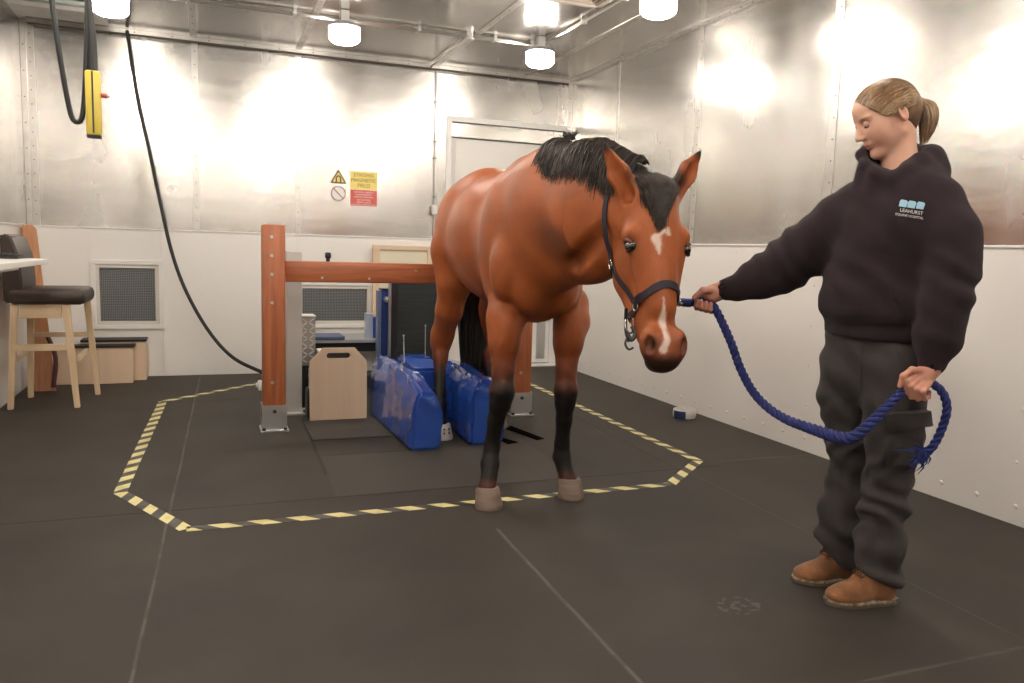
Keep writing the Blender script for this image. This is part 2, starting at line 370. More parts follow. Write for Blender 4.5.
# ventilator grilles
M_mesh = mat('grille_back', (.085,.088,.09), .7); M_gframe = mat('grille_frame', (.72,.68,.62), .45)
M_wire = mat('grille_wire', (.33,.34,.35), .45, .4)
def vent(v, label):
    x0,x1,z0,z1 = v; t = thing('vent_grille', label, 'vent grille', ((x0+x1)/2, YB-e, z0), 'ventilation grilles low on the back wall')
    def ring(a,b_,c,d,w,y0,y1,bev=.003):
        bm = B()
        for q in ((a,b_,c,c+w),(a,b_,d-w,d),(a,a+w,c+w,d-w),(b_-w,b_,c+w,d-w)): box_(bm, q[0],q[1],y0,y1,q[2],q[3],bev=bev)
        return bm
    obj('outer_frame', ring(x0-.01,x1+.01,z0-.01,z1+.01,.035,YB-e-.016,YB-e-.0005), M_trimw, t)
    obj('inner_frame', ring(x0+.022,x1-.022,z0+.022,z1-.022,.032,YB-e-.006,YB-.003), M_gframe, t)
    a,b_,c,d = x0+.054,x1-.054,z0+.054,z1-.054
    bm = B(); box_(bm, x0+.03,x1-.03,YB-.004,YB-.0008,z0+.03,z1-.03); obj('backing', bm, M_mesh, t)
    bm = B()
    n = int((b_-a)/.0135)
    for i in range(n): x = a+(i+.5)*(b_-a)/n; box_(bm, x-.0016,x+.0016,YB-.011,YB-.009,c,d)
    n = int((d-c)/.0135)
    for i in range(n): z = c+(i+.5)*(d-c)/n; box_(bm, a,b_,YB-.014,YB-.011,z-.002,z+.002)
    obj('wire_mesh', bm, M_wire, t)
vent(V[0], 'square wire mesh vent grille in the white board near the bar stool')
vent(V[1], 'wide wire mesh vent grille seen under the timber rail beside the post')

# ------------------------------------------------------------------ ceiling lamps
M_lamp = emis('lamp_glow', (1,.915,.815), 58.0)
M_lampd = emis('lamp_glow_side', (1,.93,.84), 11.0)
M_housing = mat('lamp_housing', (.25,.25,.26), .5)
def lamp(x, y, label):
    t = thing('bulkhead_lamp', label, 'ceiling lamp', (x,y,ZC), 'round bulkhead lamps under the ceiling')
    dz = -.036
    bm = B(); lathe_(bm, (x,y,dz), [(.085,2.713),(.112,2.713),(.112,2.690),(.104,2.688)],32); obj('housing', bm, M_housing, t, True)
    bm = B(); box_(bm, x-.03,x+.03,y-.03,y+.03,2.712+dz,2.7715,bev=.003); obj('mount', bm, M_alu, t)
    bm = B(); prof = [(.098,2.689)]
    for i in range(7): prof += [(.108,2.685-i*.012),(.101,2.679-i*.012)]
    prof += [(.098,2.60),(.08,2.588),(.04,2.584),(.004,2.583)]
    lathe_(bm, (x,y,dz), prof, 36); obj('diffuser', bm, M_lamp, t, True)
names = {(2,0):'round ceiling lamp above the doorway, at the elbow of the conduit', (1,0):'round ceiling lamp above the two warning signs', (0,0):'round ceiling lamp above the yellow pendant control', (2,1):'round ceiling lamp in front of the elbow lamp, cut by the top of the photo'}
# x positions of the three columns, y positions of the rows
LX = [-.555,.925,2.42]; LY = [5.87,4.33,2.75,1.15,-.5]
for i, x in enumerate(LX):
    for j, y in enumerate(LY):
        xx = 2.54 if (i,j) == (2,1) else x
        lab = names.get((i,j), ('left','middle','right')[i]+' ceiling lamp of the '+('', 'second','third','fourth','fifth')[j]+' row from the back wall, out of frame')
        lamp(xx, y, lab)

# conduit on the ceiling
M_cond = mat('conduit', (.62,.60,.57), .3, .95)
t = thing('ceiling_conduit', 'paired metal conduit pipes clipped along the ceiling between the round lamps', 'conduit', (.9,6.03,ZC-.03))
zc = ZC-.022
for n_, y in enumerate((6.02, 6.06)):
    bm = B(); tube_(bm, [(XL+.02,y,zc),(2.40,y,zc)], .0095, 10); obj('pipe', bm, M_cond, t, True)
bm = B(); tube_(bm, [(2.42,6.04,zc),(2.47,5.9,zc),(2.50,5.5,zc),(2.54,-1.5,zc)], .011, 10); obj('pipe', bm, M_cond, t, True)
bm = B(); tube_(bm, [(1.90,6.05,zc),(1.90,7.14,zc),(1.90,7.17,zc-.02)], .0095, 10); obj('pipe', bm, M_cond, t, True)
for x in (-.9,-.1,.6,1.5,2.1):
    bm = B(); box_(bm, x-.012,x+.012,6.0,6.08,ZC-.036,ZC-.0005,bev=.002); obj('saddle_clip', bm, M_alu, t)
for x,y in ((1.90,6.04),(2.43,6.03)):
    bm = B(); cyl_(bm, (x,y,ZC-.045),(x,y,ZC-.0005),.033,.033,18); obj('junction_box', bm, M_alu, t, True)
for y in (5.3,4.7,4.0):
    bm = B(); box_(bm, 2.49,2.535,y-.012,y+.012,ZC-.036,ZC-.0005,bev=.002); obj('saddle_clip', bm, M_alu, t)
bm = B(); tube_(bm, [(1.963,YB-.022,ZC-.05),(1.963,YB-.022,1.25)], .008, 10); cp = tag(obj('wall_conduit', bm, M_cond, None, True), 'thin metal conduit running down the back wall beside the doorway', 'conduit')
for z in (2.45,2.1,1.95,1.6): bm = B(); box_(bm, 1.948,1.978,YB-.032,YB-.0045,z-.006,z+.006); obj('saddle_clip', bm, M_bolt, cp)
bm = B(); box_(bm, 1.93,1.975,YB-.075,YB-.0215+.004,1.44,1.52,bev=.004); obj('switch_box', bm, M_alu, cp)
# ceiling diffuser grille
t = thing('ceiling_grille', 'square louvred air grille set in the metal ceiling', 'air grille', (2.15,4.72,ZC))
x0,x1,y0,y1 = 1.83,2.47,4.35,4.99
bm = B()
for q in ((x0,x1,y0,y0+.035),(x0,x1,y1-.035,y1),(x0,x0+.035,y0,y1),(x1-.035,x1,y0,y1)): box_(bm,*q,ZC-.02,ZC-.0005,bev=.004)
obj('frame', bm, mat('beige_paint',(.62,.55,.47),.5), t)
bm = B()
for i in range(9):
    a = .05+i*.032; c = .004
    if x1-a-(x0+a) < .05: break
    for q in ((x0+a,x1-a,y0+a,y0+a+.008),(x0+a,x1-a,y1-a-.008,y1-a),(x0+a,x0+a+.008,y0+a,y1-a),(x1-a-.008,x1-a,y0+a,y1-a)): box_(bm,*q,ZC-.016,ZC-.002)
obj('louvre', bm, mat('beige_louvre',(.5,.42,.35),.5), t)
# trunking in the upper left corner
t = thing('cable_trunking', 'grey metal trunking box under the ceiling in the left corner', 'trunking', (-.95,6.6,ZC))
bm = B(); box_(bm, XL+.055,-.66,6.50,6.80,ZC-.075,ZC-.013,bev=.006); obj('channel', bm, M_strip, t)
bm = B(); box_(bm, XL+.055,-.66,6.44,6.499,ZC-.045,ZC-.013,bev=.006); obj('lid', bm, mat('trunk_lid',(.33,.36,.34),.4,.8), t)

# ------------------------------------------------------------------ hanging cable and pendant
bm = B()
tube_(bm, [(-.565,7.16,ZC-.02),(-.557,7.15,2.70),(-.50,7.13,2.25),(-.425,7.12,1.86),(-.36,7.10,1.50),(-.27,7.05,1.05),(-.16,6.97,.72),(0.0,6.85,.42),(.17,6.65,.23),(.36,6.42,.145),(.62,6.2,.06),(.78,6.1,.03)], .014, 10, 8)
tag(obj('hanging_cable', bm, M_black, None, True), 'thick black cable hanging from the ceiling down the back wall to the floor', 'cable')
t = thing('pendant_control', 'yellow hoist pendant control hanging on its black cable', 'pendant control', (-.515,4.5,1.62))
M_yel = mat('yellow_plastic', (.80,.62,.10), .4)
px, py = -.512, 4.5
bm = B(); box_(bm, px-.034,px+.034,py-.03,py+.03,1.635,1.945,bev=.012); obj('body', bm, M_yel, t, True)
bm = B(); box_(bm, px-.004,px+.004,py-.0335,py+.0335,1.645,1.94,bev=.001); obj('seal', bm, M_blackp, t)
bm = B(); box_(bm, px-.032,px+.032,py-.028,py+.028,1.622,1.637,bev=.005); obj('end_cap', bm, M_blackp, t)
bm = B(); cyl_(bm, (px+.034,py,1.833),(px+.062,py,1.831),.013,.013,16); obj('button', bm, mat('red_button',(.45,.09,.05),.4), t, True)
bm = B(); cyl_(bm, (px+.061,py,1.831),(px+.071,py,1.830),.008,.006,12); obj('button_tip', bm, M_trimw, t, True)
bm = B(); tube_(bm, [(px,py,1.93),(px,py,2.05),(px-.008,py,2.3),(px-.015,py,ZC-.03)], .020, 10, 6, rf=lambda s: 1.15-.45*min(1,s*1.5)); tube_(bm, [(px+.016,py,1.93),(px+.012,py,2.1),(px-.002,py,2.3),(px-.005,py,ZC-.03)], .009, 8, 6); obj('cable', bm, M_black, t, True)
bm = B(); tube_(bm, [(-.004+px,py+.03,ZC-.02),(-.012+px,py+.025,2.4),(-.025+px,py+.01,2.05),(-.047+px,py,1.75),(-.075+px,py,1.695),(-.105+px,py,1.75),(-.145+px,py,2.05),(-.170+px,py,2.35),(-.165+px,py,ZC-.02)], .0125, 10, 8); obj('cable_loop', bm, M_black, t, True)

# ------------------------------------------------------------------ warning signs
def sign_plane(x0,x1,z0,z1,y0=YB-.0006,th=.003):
    bm = B(); box_(bm, x0,x1,y0-th,y0,z0,z1); return bm
def wall_text(parent, name, s, cx, cz, size, m, y=YB-.0045, sx=1.0, label=None):
    bm = text_bm(s, size)
    for v in bm.verts: v.co = Vector((cx+v.co.x*sx, y, cz+v.co.y))
    return obj(name, bm, m, parent, normals=False)
M_sy = mat('sign_yellow', (.90,.72,.22), .5); M_sr = mat('sign_red', (.62,.12,.10), .5); M_sb = mat('sign_black', (.02,.02,.02), .5); M_sw = mat('sign_white', (.88,.85,.83), .5)
M_olive = mat('sign_ink', (.16,.11,.02), .5)
def tri(bm, cx, cz, r, y0, y1):
    pts = []
    for k_ in range(3):
        a = math.pi/2 + k_*2*math.pi/3
        for da in (-.16,0,.16): pts.append((cx+r*.93*math.cos(a)*1.0+r*.09*math.cos(a+da*8), cz+r*.93*math.sin(a)+r*.09*math.sin(a+da*8)))
    prism_(bm, pts, lambda u,v:(u,y0,v), (0,y1-y0,0))
cx, cz = 1.091, 1.716
bm = B(); tri(bm, cx, cz, .076, YB-.003, YB-.0006); t = tag(obj('warning_sign', bm, M_sb), 'yellow and black triangular magnet warning sign on the metal wall', 'sign')
bm = B(); tri(bm, cx, cz, .056, YB-.0042, YB-.0031); obj('field', bm, M_sy, t)
bm = B()
arc = [(cx+.019*math.cos(a), YB-.0055, cz+.004+.019*math.sin(a)) for a in [math.pi*i/12 for i in range(13)]]
tube_(bm, [(cx+.019,YB-.0055,cz-.030)]+arc+[(cx-.019,YB-.0055,cz-.030)], .0055, 8); obj('magnet_symbol', bm, M_sb, t)
cz = 1.587
bm = B(); cyl_(bm, (cx,YB-.003,cz),(cx,YB-.0006,cz),.064,.064,40); t = tag(obj('prohibition_sign', bm, M_sw), 'round white prohibition sign with a thin dark ring and slash', 'sign')
bm = B(); cp_ = [(cx+.061*math.cos(a),YB-.004,cz+.061*math.sin(a)) for a in [2*math.pi*i/40 for i in range(41)]]; tube_(bm, cp_, .0042, 6); tube_(bm, [(cx-.043,YB-.004,cz+.043),(cx+.043,YB-.004,cz-.043)], .0042, 6)
obj('ring_and_slash', bm, mat('faded_red',(.30,.10,.12),.5), t)
bm = sign_plane(1.196,1.434,1.632,1.790); t = tag(obj('yellow_sign', bm, M_sy), 'yellow sign reading STRONG MAGNETIC FIELD', 'sign')
for s, z in (('STRONG',1.757),('MAGNETIC',1.711),('FIELD',1.666)): wall_text(t, 'lettering', s, 1.315, z, .046, M_olive)
bm = sign_plane(1.196,1.434,1.488,1.628); t = tag(obj('red_sign', bm, M_sr), 'red sign with six lines of white print under the yellow sign', 'sign')
for i, s in enumerate(('NO METAL OBJECTS','PACEMAKERS OR','METALLIC IMPLANTS','NO WATCHES','CREDIT CARDS','MAGNETIC TAPES OR DISCS')):
    wall_text(t, 'lettering', s, 1.315, 1.607-i*.0212-(.004 if i > 2 else 0), .0185, M_sw)

# ------------------------------------------------------------------ hazard tape
def tape_mat():
    m = bpy.data.materials.new('hazard_tape'); m.use_nodes = True
    nt = m.node_tree; N = nt.nodes; L = nt.links; b = N['Principled BSDF']; b.inputs['Roughness'].default_value = .4
    uv = N.new('ShaderNodeUVMap'); sp = N.new('ShaderNodeSeparateXYZ'); L.new(uv.outputs[0], sp.inputs[0])
    a = N.new('ShaderNodeMath'); a.operation = 'ADD'; L.new(sp.outputs[0], a.inputs[0]); L.new(sp.outputs[1], a.inputs[1])
    f = N.new('ShaderNodeMath'); f.operation = 'FRACT'; d = N.new('ShaderNodeMath'); d.operation = 'DIVIDE'; d.inputs[1].default_value = .152; L.new(a.outputs[0], d.inputs[0]); L.new(d.outputs[0], f.inputs[0])
    g = N.new('ShaderNodeMath'); g.operation = 'LESS_THAN'; g.inputs[1].default_value = .52; L.new(f.outputs[0], g.inputs[0])
    geo = N.new('ShaderNodeNewGeometry'); n = N.new('ShaderNodeTexNoise'); n.inputs['Scale'].default_value = 14; n.inputs['Detail'].default_value = 6; L.new(geo.outputs['Position'], n.inputs[0])
    cr = N.new('ShaderNodeValToRGB'); cr.color_ramp.elements[0].position = .3; cr.color_ramp.elements[0].color = (.62,.53,.20,1); cr.color_ramp.elements[1].position = .55; cr.color_ramp.elements[1].color = (.85,.76,.36,1); L.new(n.outputs[0], cr.inputs[0])
    cb = N.new('ShaderNodeValToRGB'); cb.color_ramp.elements[0].position = .45; cb.color_ramp.elements[0].color = (.026,.022,.014,1); cb.color_ramp.elements[1].position = .62; cb.color_ramp.elements[1].color = (.075,.065,.048,1); L.new(n.outputs[0], cb.inputs[0])
    mx = N.new('ShaderNodeMix'); mx.data_type = 'RGBA'; L.new(g.outputs[0], mx.inputs[0]); L.new(cb.outputs[0], mx.inputs[6]); L.new(cr.outputs[0], mx.inputs[7]); L.new(mx.outputs[2], b.inputs['Base Color'])
    return m
M_tape = tape_mat()
def tape(a, b_, label, w=.056, slant=1, off=0, z=.0012):
    a = Vector((*a,z)); b_ = Vector((*b_,z)); d = (b_-a); L_ = d.length; d.normalize(); n = Vector((-d.y,d.x,0))
    me = bpy.data.meshes.new('hazard_tape'); bm = bmesh.new(); uvl = bm.loops.layers.uv.new('UVMap')
    K = max(2,int(L_/.08)); rows = []
    for i in range(K+1):
        p = a+d*(L_*i/K); wv = random.uniform(-.0015,.0015)
        rows.append([(bm.verts.new(p+n*(w/2+wv)+Vector((0,0,dz))), bm.verts.new(p-n*(w/2-wv)+Vector((0,0,dz)))) for dz in (0,-.001)])
    def face(vs, uvs):
        f = bm.faces.new(vs)
        for l, u in zip(f.loops, uvs): l[uvl].uv = u
    for i in range(K):
        u0, u1 = off+L_*i/K, off+L_*(i+1)/K; (A,A2),(B_,B2) = rows[i], rows[i+1]
        face((A[0],A[1],B_[1],B_[0]), ((u0,slant*w),(u0,0),(u1,0),(u1,slant*w)))
        for s, vv in ((0,slant*w),(1,0)): face((A[s],B_[s],B2[s],A2[s]) , ((u0,vv),(u1,vv),(u1,vv),(u0,vv)))
    bmesh.ops.recalc_face_normals(bm, faces=bm.faces)
    bm.to_mesh(me); bm.free(); return tag(link('hazard_tape', me, M_tape, None, False), label, 'floor tape', 'black and yellow tape round the examination area')
T = [(.42,6.72),(-.305,6.03),(-.378,3.86),(-.09,3.285),(2.14,3.31),(2.54,3.66),(2.575,6.3)]
tape(T[0],T[1],'short run of striped floor tape slanting from the bar stool side towards the timber post')
tape(T[1],T[2],'striped floor tape along the left side of the marked area', off=.05)
tape(T[2],T[3],'short striped floor tape cutting the near left corner')
tape(T[3],T[4],'long striped floor tape in front, under the front hooves', off=.02)
tape(T[4],T[5],'short striped floor tape cutting the near right corner', slant=-1)
tape(T[5],T[6],'striped floor tape along the right side, near the white wall', slant=-1)
# ================================================================== furniture and apparatus
M_red = wood('red_hardwood', (.50,.165,.065), (.34,.095,.04), 'Z', .38)
M_redx = wood('red_hardwood_rail', (.50,.165,.065), (.34,.095,.04), 'X', .38)
M_ply = wood('plywood', (.76,.575,.41), (.71,.525,.365), 'Z', .5, .4)
M_pine = wood('pine', (.84,.66,.44), (.74,.54,.33), 'Z', .45)
M_pinex = wood('pine_rail', (.84,.66,.44), (.74,.54,.33), 'X', .45)
# --- timber frame with rail
t = thing('timber_stock_frame', 'red-brown timber frame of two posts and a rail standing behind the horse', 'timber frame', (1.2,4.97,0))
def post(x0,x1,y0,y1,z1):
    bm = B(); box_(bm, x0,x1,y0,y1,.03,z1,bev=.012); p_ = obj('post', bm, M_red, t, True)
    for z in (.30,.78,.95,1.06,1.17):
        if z < z1-.03: bm = B(); cyl_(bm, ((x0+x1)/2-.012,y0-.006,z),((x0+x1)/2-.012,y0+.002,z),.010,.010,12); obj('bolt', bm, M_alu, p_, True)
    bm = B()   # welded foot bracket
    box_(bm, x0-.006,x0-.0005,y0-.004,y1+.004,.0,.165); box_(bm, x1+.0005,x1+.006,y0-.004,y1+.004,.0,.165)
    box_(bm, x0-.006,x1+.006,y0-.006,y0-.0008,.0,.16); box_(bm, x0-.016,x1+.016,y0-.03,y1+.02,.0,.012,bev=.002)
    f_ = obj('foot_bracket', bm, M_alu, t)
    for x in (x0+.004,x1-.004): bm = B(); cyl_(bm, (x,y0-.018,.012),(x,y0-.018,.026),.012,.010,6); obj('bolt', bm, M_darkm, f_, True)
    bm = B(); cyl_(bm, ((x0+x1)/2,y0-.016,.125),((x0+x1)/2,y0-.004,.125),.012,.012,8); obj('bolt', bm, M_darkm, f_, True)
post(.303,.436,4.92,5.04,1.243)
post(1.945,2.085,5.02,5.14,1.243)
bm = B(); box_(bm, .437,1.944,5.0,5.07,.902,1.030,bev=.010); rl = obj('rail', bm, M_redx, t, True)
for x in (.66,.95,1.25,1.6): bm = B(); cyl_(bm, (x,4.995,.985 if x>1 else .93),(x,5.002,.985 if x>1 else .93),.008,.008,10); obj('bolt', bm, M_alu, rl, True)
# --- grey upright behind the post
t = thing('steel_upright', 'slim grey steel upright standing right behind the left timber post', 'upright', (.53,5.45,0))
bm = B(); box_(bm, .485,.585,5.42,5.50,.012,1.085,bev=.004); M_gr = mat('grey_paint',(.62,.59,.56),.45,.2); obj('column', bm, M_gr, t)
bm = B(); box_(bm, .45,.625,5.36,5.54,0,.014,bev=.003); bp_ = obj('base_plate', bm, M_gr, t)
bm = B(); cyl_(bm, (.60,5.385,.014),(.60,5.385,.03),.014,.012,6); obj('bolt', bm, M_darkm, bp_, True)
# --- chequer-plate box
M_chq = bpy.data.materials.new('chequer_plate'); M_chq.use_nodes = True
nt = M_chq.node_tree; b = nt.nodes['Principled BSDF']; b.inputs['Metallic'].default_value = .8; b.inputs['Roughness'].default_value = .4; b.inputs['Base Color'].default_value = (.55,.53,.50,1)
t = thing('chequer_plate_box', 'chequer-plate metal box with diamond tread beside the grey upright', 'metal box', (.66,5.63,.0))
bm = B(); box_(bm, .592,.69,5.56,5.72,.30,.635,bev=.006); obj('body', bm, M_chq, t)
bm = B()
for i in range(2):
    for j in range(11):
        x = .616+i*.048; z = .335+j*.028; s = 1 if (i+j)%2 else -1
        tube_(bm, [(x-.014,5.558,z-.010*s),(x,5.5565,z),(x+.014,5.558,z+.010*s)], .0045, 6)
obj('tread', bm, M_boltw, t, True)
bm = B(); box_(bm, .588,.694,5.555,5.725,.636,.648,bev=.003); obj('lid', bm, M_trimw, t)
bm = B(); box_(bm, .60,.685,5.57,5.71,.0,.299,bev=.004); obj('pedestal', bm, M_blackp, t)
# --- black drive unit
t = thing('drive_unit', 'black machine drive unit half hidden behind the plywood board', 'machine', (.68,5.4,0))
bm = B(); box_(bm, .595,.80,5.20,5.35,.0,.20,bev=.02); obj('housing', bm, M_blackp, t, True)
bm = B(); box_(bm, .655,.90,5.20,5.34,.204,.435,bev=.008); obj('motor_box', bm, M_blackp, t, True)
bm = B(); box_(bm, .665,.76,5.21,5.33,.436,.452,bev=.004); obj('cap', bm, M_trimw, t)
bm = B(); cyl_(bm, (.628,5.22,.285),(.628,5.26,.285),.022,.022,16); cyl_(bm, (.628,5.19,.285),(.628,5.22,.285),.013,.013,16); box_(bm,.61,.654,5.23,5.27,.201,.33); obj('coupling', bm, M_alu, t, True)
# --- plywood board with hand hole
bm = B()
def rounded_slot(cx, cz, L_, r, n=8):
    return [(cx+L_/2+r*math.cos(a), cz+r*math.sin(a)) for a in [(-.5+i/n)*math.pi for i in range(n+1)]]+[(cx-L_/2+r*math.cos(a), cz+r*math.sin(a)) for a in [(.5+i/n)*math.pi for i in range(n+1)]]
out = [(.606,.001),(.972,.001),(.970,.385),(.892,.474),(.686,.474),(.602,.385)]
slot = rounded_slot(.786,.424,.115,.0185)
def holed(bm, out, slot, P0, P1):
    def ring(poly, y): return [bm.verts.new((u,y,v)) for u,v in poly]
    O0,O1,S0,S1 = ring(out,P0),ring(out,P1),ring(slot,P0),ring(slot,P1)
    for A_,B_ in ((O0,O1),(S0,S1)):
        n = len(A_)
        for k_ in range(n): bm.faces.new((A_[k_],A_[(k_+1)%n],B_[(k_+1)%n],B_[k_]))
    for O,S in ((O0,S0),(O1,S1)):
        es = []
        for r in (O,S):
            n = len(r)
            for k_ in range(n):
                e_ = bm.edges.get((r[k_],r[(k_+1)%n])); es.append(e_)
        bmesh.ops.triangle_fill(bm, use_beauty=True, use_dissolve=False, edges=es)
holed(bm, out, slot, 5.155, 5.173)
pb = tag(obj('plywood_board', bm, M_ply), 'pale plywood board with clipped top corners and a hand slot, standing by the blue cushions', 'board')
for v in pb.data.vertices: v.co.y += v.co.z*.0
# --- bench with grey deck behind
t = thing('low_bench', 'low grey-topped bench across the back behind the plywood board', 'bench', (1.05,6.45,0))
bm = B(); box_(bm, .72,1.36,6.25,6.70,.372,.40,bev=.004); obj('top', bm, mat('grey_laminate',(.42,.42,.43),.4), t)
bm = B(); box_(bm, .74,1.0,6.24,6.5,.401,.425,bev=.004); obj('blue_mat', bm, mat('slate_blue',(.10,.13,.24),.5), t)
bm = B(); box_(bm, .74,1.34,6.28,6.30,.30,.371); obj('front_rail', bm, M_blackp, t)
bm = B(); box_(bm, .74,1.34,6.44,6.46,.12,.30,bev=.004); obj('back_panel', bm, M_white, t)
bm = B(); box_(bm, .74,1.34,6.26,6.64,.0,.11,bev=.004); obj('plinth', bm, M_darkm, t)
for x in (.78,1.3):
    bm = B(); box_(bm, x-.02,x+.02,6.32,6.36,.11,.30,bev=.004); obj('leg', bm, M_darkm, t)
# --- blue lift column and its glass
M_navy = mat('navy_paint', (.02,.045,.20), .35); M_blue = mat('blue_paint', (.03,.085,.36), .35)
t = thing('lifting_column', 'dark blue lifting column with a polished pulley at the top, left of the dark screen', 'lifting column', (1.27,6.05,0))
bm = B(); box_(bm, 1.235,1.31,6.0,6.12,.0,.80,bev=.004); obj('column', bm, M_navy, t)
bm = B(); box_(bm, 1.205,1.234,5.99,6.06,.0,.80,bev=.003); obj('edge_rail', bm, mat('steel_blue',(.20,.26,.42),.35,.4), t)
bm = B(); cyl_(bm, (1.272,5.965,.735),(1.272,5.999,.735),.022,.022,20); sphere_(bm,(1.272,5.962,.735),.014); obj('pulley', bm, M_alu, t, True)
bm = B(); box_(bm, 1.235,1.31,6.001,6.11,.801,.815,bev=.003); obj('cap', bm, M_blackp, t)
t = thing('blue_control_box', 'small bright blue box on the low bench', 'box', (1.26,6.35,.40))
bm = B(); box_(bm, 1.235,1.335,6.30,6.42,.402,.57,bev=.006); obj('body', bm, M_blue, t)
bm = B(); box_(bm, 1.18,1.233,6.305,6.40,.402,.60,bev=.003); obj('clear_flap', bm, mat('pale_blue_plastic',(.45,.52,.66),.15), t)
# --- dark screen panel
t = thing('dark_screen', 'tall dark panel in a black frame with a light edge strip, under the timber rail', 'screen', (1.45,5.95,0))
bm = B(); box_(bm, 1.345,1.70,5.93,5.955,.02,.94,bev=.002); M_scr = mat('screen_panel',(.030,.038,.038),.6,noise=.35,nscale=5,stretch=(1,1,14)); obj('panel', bm, M_scr, t)
bm = B()
for q in ((1.295,1.345,.02,.94),(1.70,1.735,.02,.94),(1.295,1.735,.0,.02),(1.295,1.735,.94,.97)): box_(bm, q[0],q[1],5.915,5.97,q[2],q[3],bev=.003)
obj('frame', bm, M_blackp, t)
bm = B(); box_(bm, 1.276,1.293,5.915,5.96,.0,.96,bev=.002); obj('edge_strip', bm, M_alu, t)
# --- pale wood panel on the back wall
t = thing('wooden_panel', 'pale wooden framed panel leaning against the back wall behind the rail', 'panel', (1.64,7.12,0))
bm = B(); box_(bm, 1.40,1.93,7.13,7.15,.06,1.13,bev=.002); obj('panel', bm, mat('cream_board',(.78,.72,.55),.45), t)
bm = B()
for q in ((1.385,1.445,.0,1.145),(1.885,1.945,.0,1.145),(1.445,1.885,1.105,1.145),(1.445,1.885,.0,.06)): box_(bm, q[0],q[1],7.115,7.165,q[2],q[3],bev=.003)
obj('frame', bm, M_ply, t)
t = thing('black_knob', 'small black knob standing on top of the timber rail', 'knob', (.70,5.03,1.03))
bm = B(); cyl_(bm, (.70,5.035,1.0305),(.70,5.035,1.048),.012,.012,12); obj('stem', bm, M_blackp, t, True)
bm = B(); box_(bm, .682,.718,5.017,5.053,1.048,1.088,bev=.010); obj('grip', bm, M_blackp, t, True)
# --- little white floor plug
t = thing('floor_plug', 'small white plug on the floor by the left timber post', 'plug', (.40,6.35,0))
bm = B(); box_(bm, .352,.40,6.32,6.40,.0,.075,bev=.012); obj('body', bm, M_trimw, t, True)
bm = B(); cyl_(bm, (.34,6.36,.04),(.352,6.36,.04),.016,.016,12); obj('pin', bm, M_trimw, t, True)

# --- blue padded cushions
M_vin = mat('blue_vinyl', (.022,.075,.36), .16, bump=.20, bscale=7, coat=.5, detail=3)
def vinyl(bm_fn):
    return None
def pad(secs, name, parent, label=None):
    """secs: list of (y or centre, polygon [(x,z)...]) rings lofted"""
    bm = B(); rings = [[bm.verts.new(p) for p in r] for r in secs]
    n = len(rings[0])
    for A_,B_ in zip(rings, rings[1:]):
        for k_ in range(n): bm.faces.new((A_[k_],A_[(k_+1)%n],B_[(k_+1)%n],B_[k_]))
    bm.faces.new(rings[0][::-1]); bm.faces.new(rings[-1])
    bmesh.ops.recalc_face_normals(bm, faces=bm.faces)
    bmesh.ops.bevel(bm, geom=list(bm.edges), offset=.018, segments=2, affect='EDGES')
    bmesh.ops.triangulate(bm, faces=[f for f in bm.faces if len(f.verts) > 4])
    bmesh.ops.subdivide_edges(bm, edges=[e_ for e_ in bm.edges if e_.calc_length() > .05], cuts=5, use_grid_fill=True)
    bm.normal_update()
    for v in bm.verts:   # wrinkled vinyl
        c = v.co; w = math.sin(c.y*31+math.sin(c.z*17+c.x*9)*2.1)*math.sin(c.z*23+c.x*19+math.sin(c.y*13)*1.7)
        w2 = max(0, math.sin(c.x*47+c.y*21+c.z*38+math.sin(c.z*40)*1.3))**3
        if c.z > .02: v.co = c + v.normal*(w*.006+w2*.004)
    return obj(name, bm, M_vin, parent, True, 60)
t = thing('blue_cushion', 'U-shaped blue vinyl padded cushion round the hind feet of the horse', 'cushion', (1.3,4.8,0))
def lobe(x0,x1,yf,yb,sk,h=.40,front=.345):
    def sec(y, o, hh, lo=0.0):
        return [(x0+o,y,.0),(x1+o-.005,y,.0),(x1+o+.012,y,hh*.55),(x1+o-.035,y,hh-.015),(x0+o+.055,y,hh),(x0+o+.012,y,hh*.74)]
    f0 = sec(yf, 0, front); 
    return [f0, sec(yf+.30, sk*.3, h*.97), sec(yf+.62, sk*.6, h*1.01), sec(yb, sk, h*.96)]
pad(lobe(1.045,1.225,4.245,5.32,-.03,.42,.335), 'left_lobe', t)
pad(lobe(1.405,1.62,4.29,5.20,.03,.395,.385), 'right_lobe', t)
pad([[(1.22,y,.0),(1.42,y,.0),(1.42,y,h_),(1.22,y,h_)] for y,h_ in ((5.02,.34),(5.18,.40),(5.36,.40))], 'middle_pad', t)
for (a_,b2) in (((1.19,5.03,.37),(1.19,5.06,.56)),((1.40,5.30,.40),(1.40,5.31,.60))):
    bm = B(); tube_(bm, [a_,b2], .003, 6); sphere_(bm, b2, .007); obj('aerial', bm, M_alu, t, True)
bm = B(); tube_(bm, [(1.19,5.05,.53),(1.15,5.08,.47),(1.13,5.12,.38)], .002, 6, 4); obj('aerial', bm, M_blackp, t, True)
M_strp = mat('strip_rubber',(.006,.005,.005),.95,spec=.0)
# slot strips in the floor
bm = B(); prism_(bm, [(1.765,4.645),(1.825,4.72),(1.90,4.345),(1.845,4.325)], lambda u,v:(u,v,.0005), (0,0,.004)); tag(obj('rubber_strip', bm, M_strp), 'black rubber strip on the floor right of the hind hoof', 'strip')
bm = B(); prism_(bm, [(1.63,4.40),(1.66,4.42),(1.71,4.30),(1.64,4.27)], lambda u,v:(u,v,.0005), (0,0,.004)); tag(obj('rubber_strip', bm, M_strp), 'short black rubber strip at the edge of the right blue lobe', 'strip')
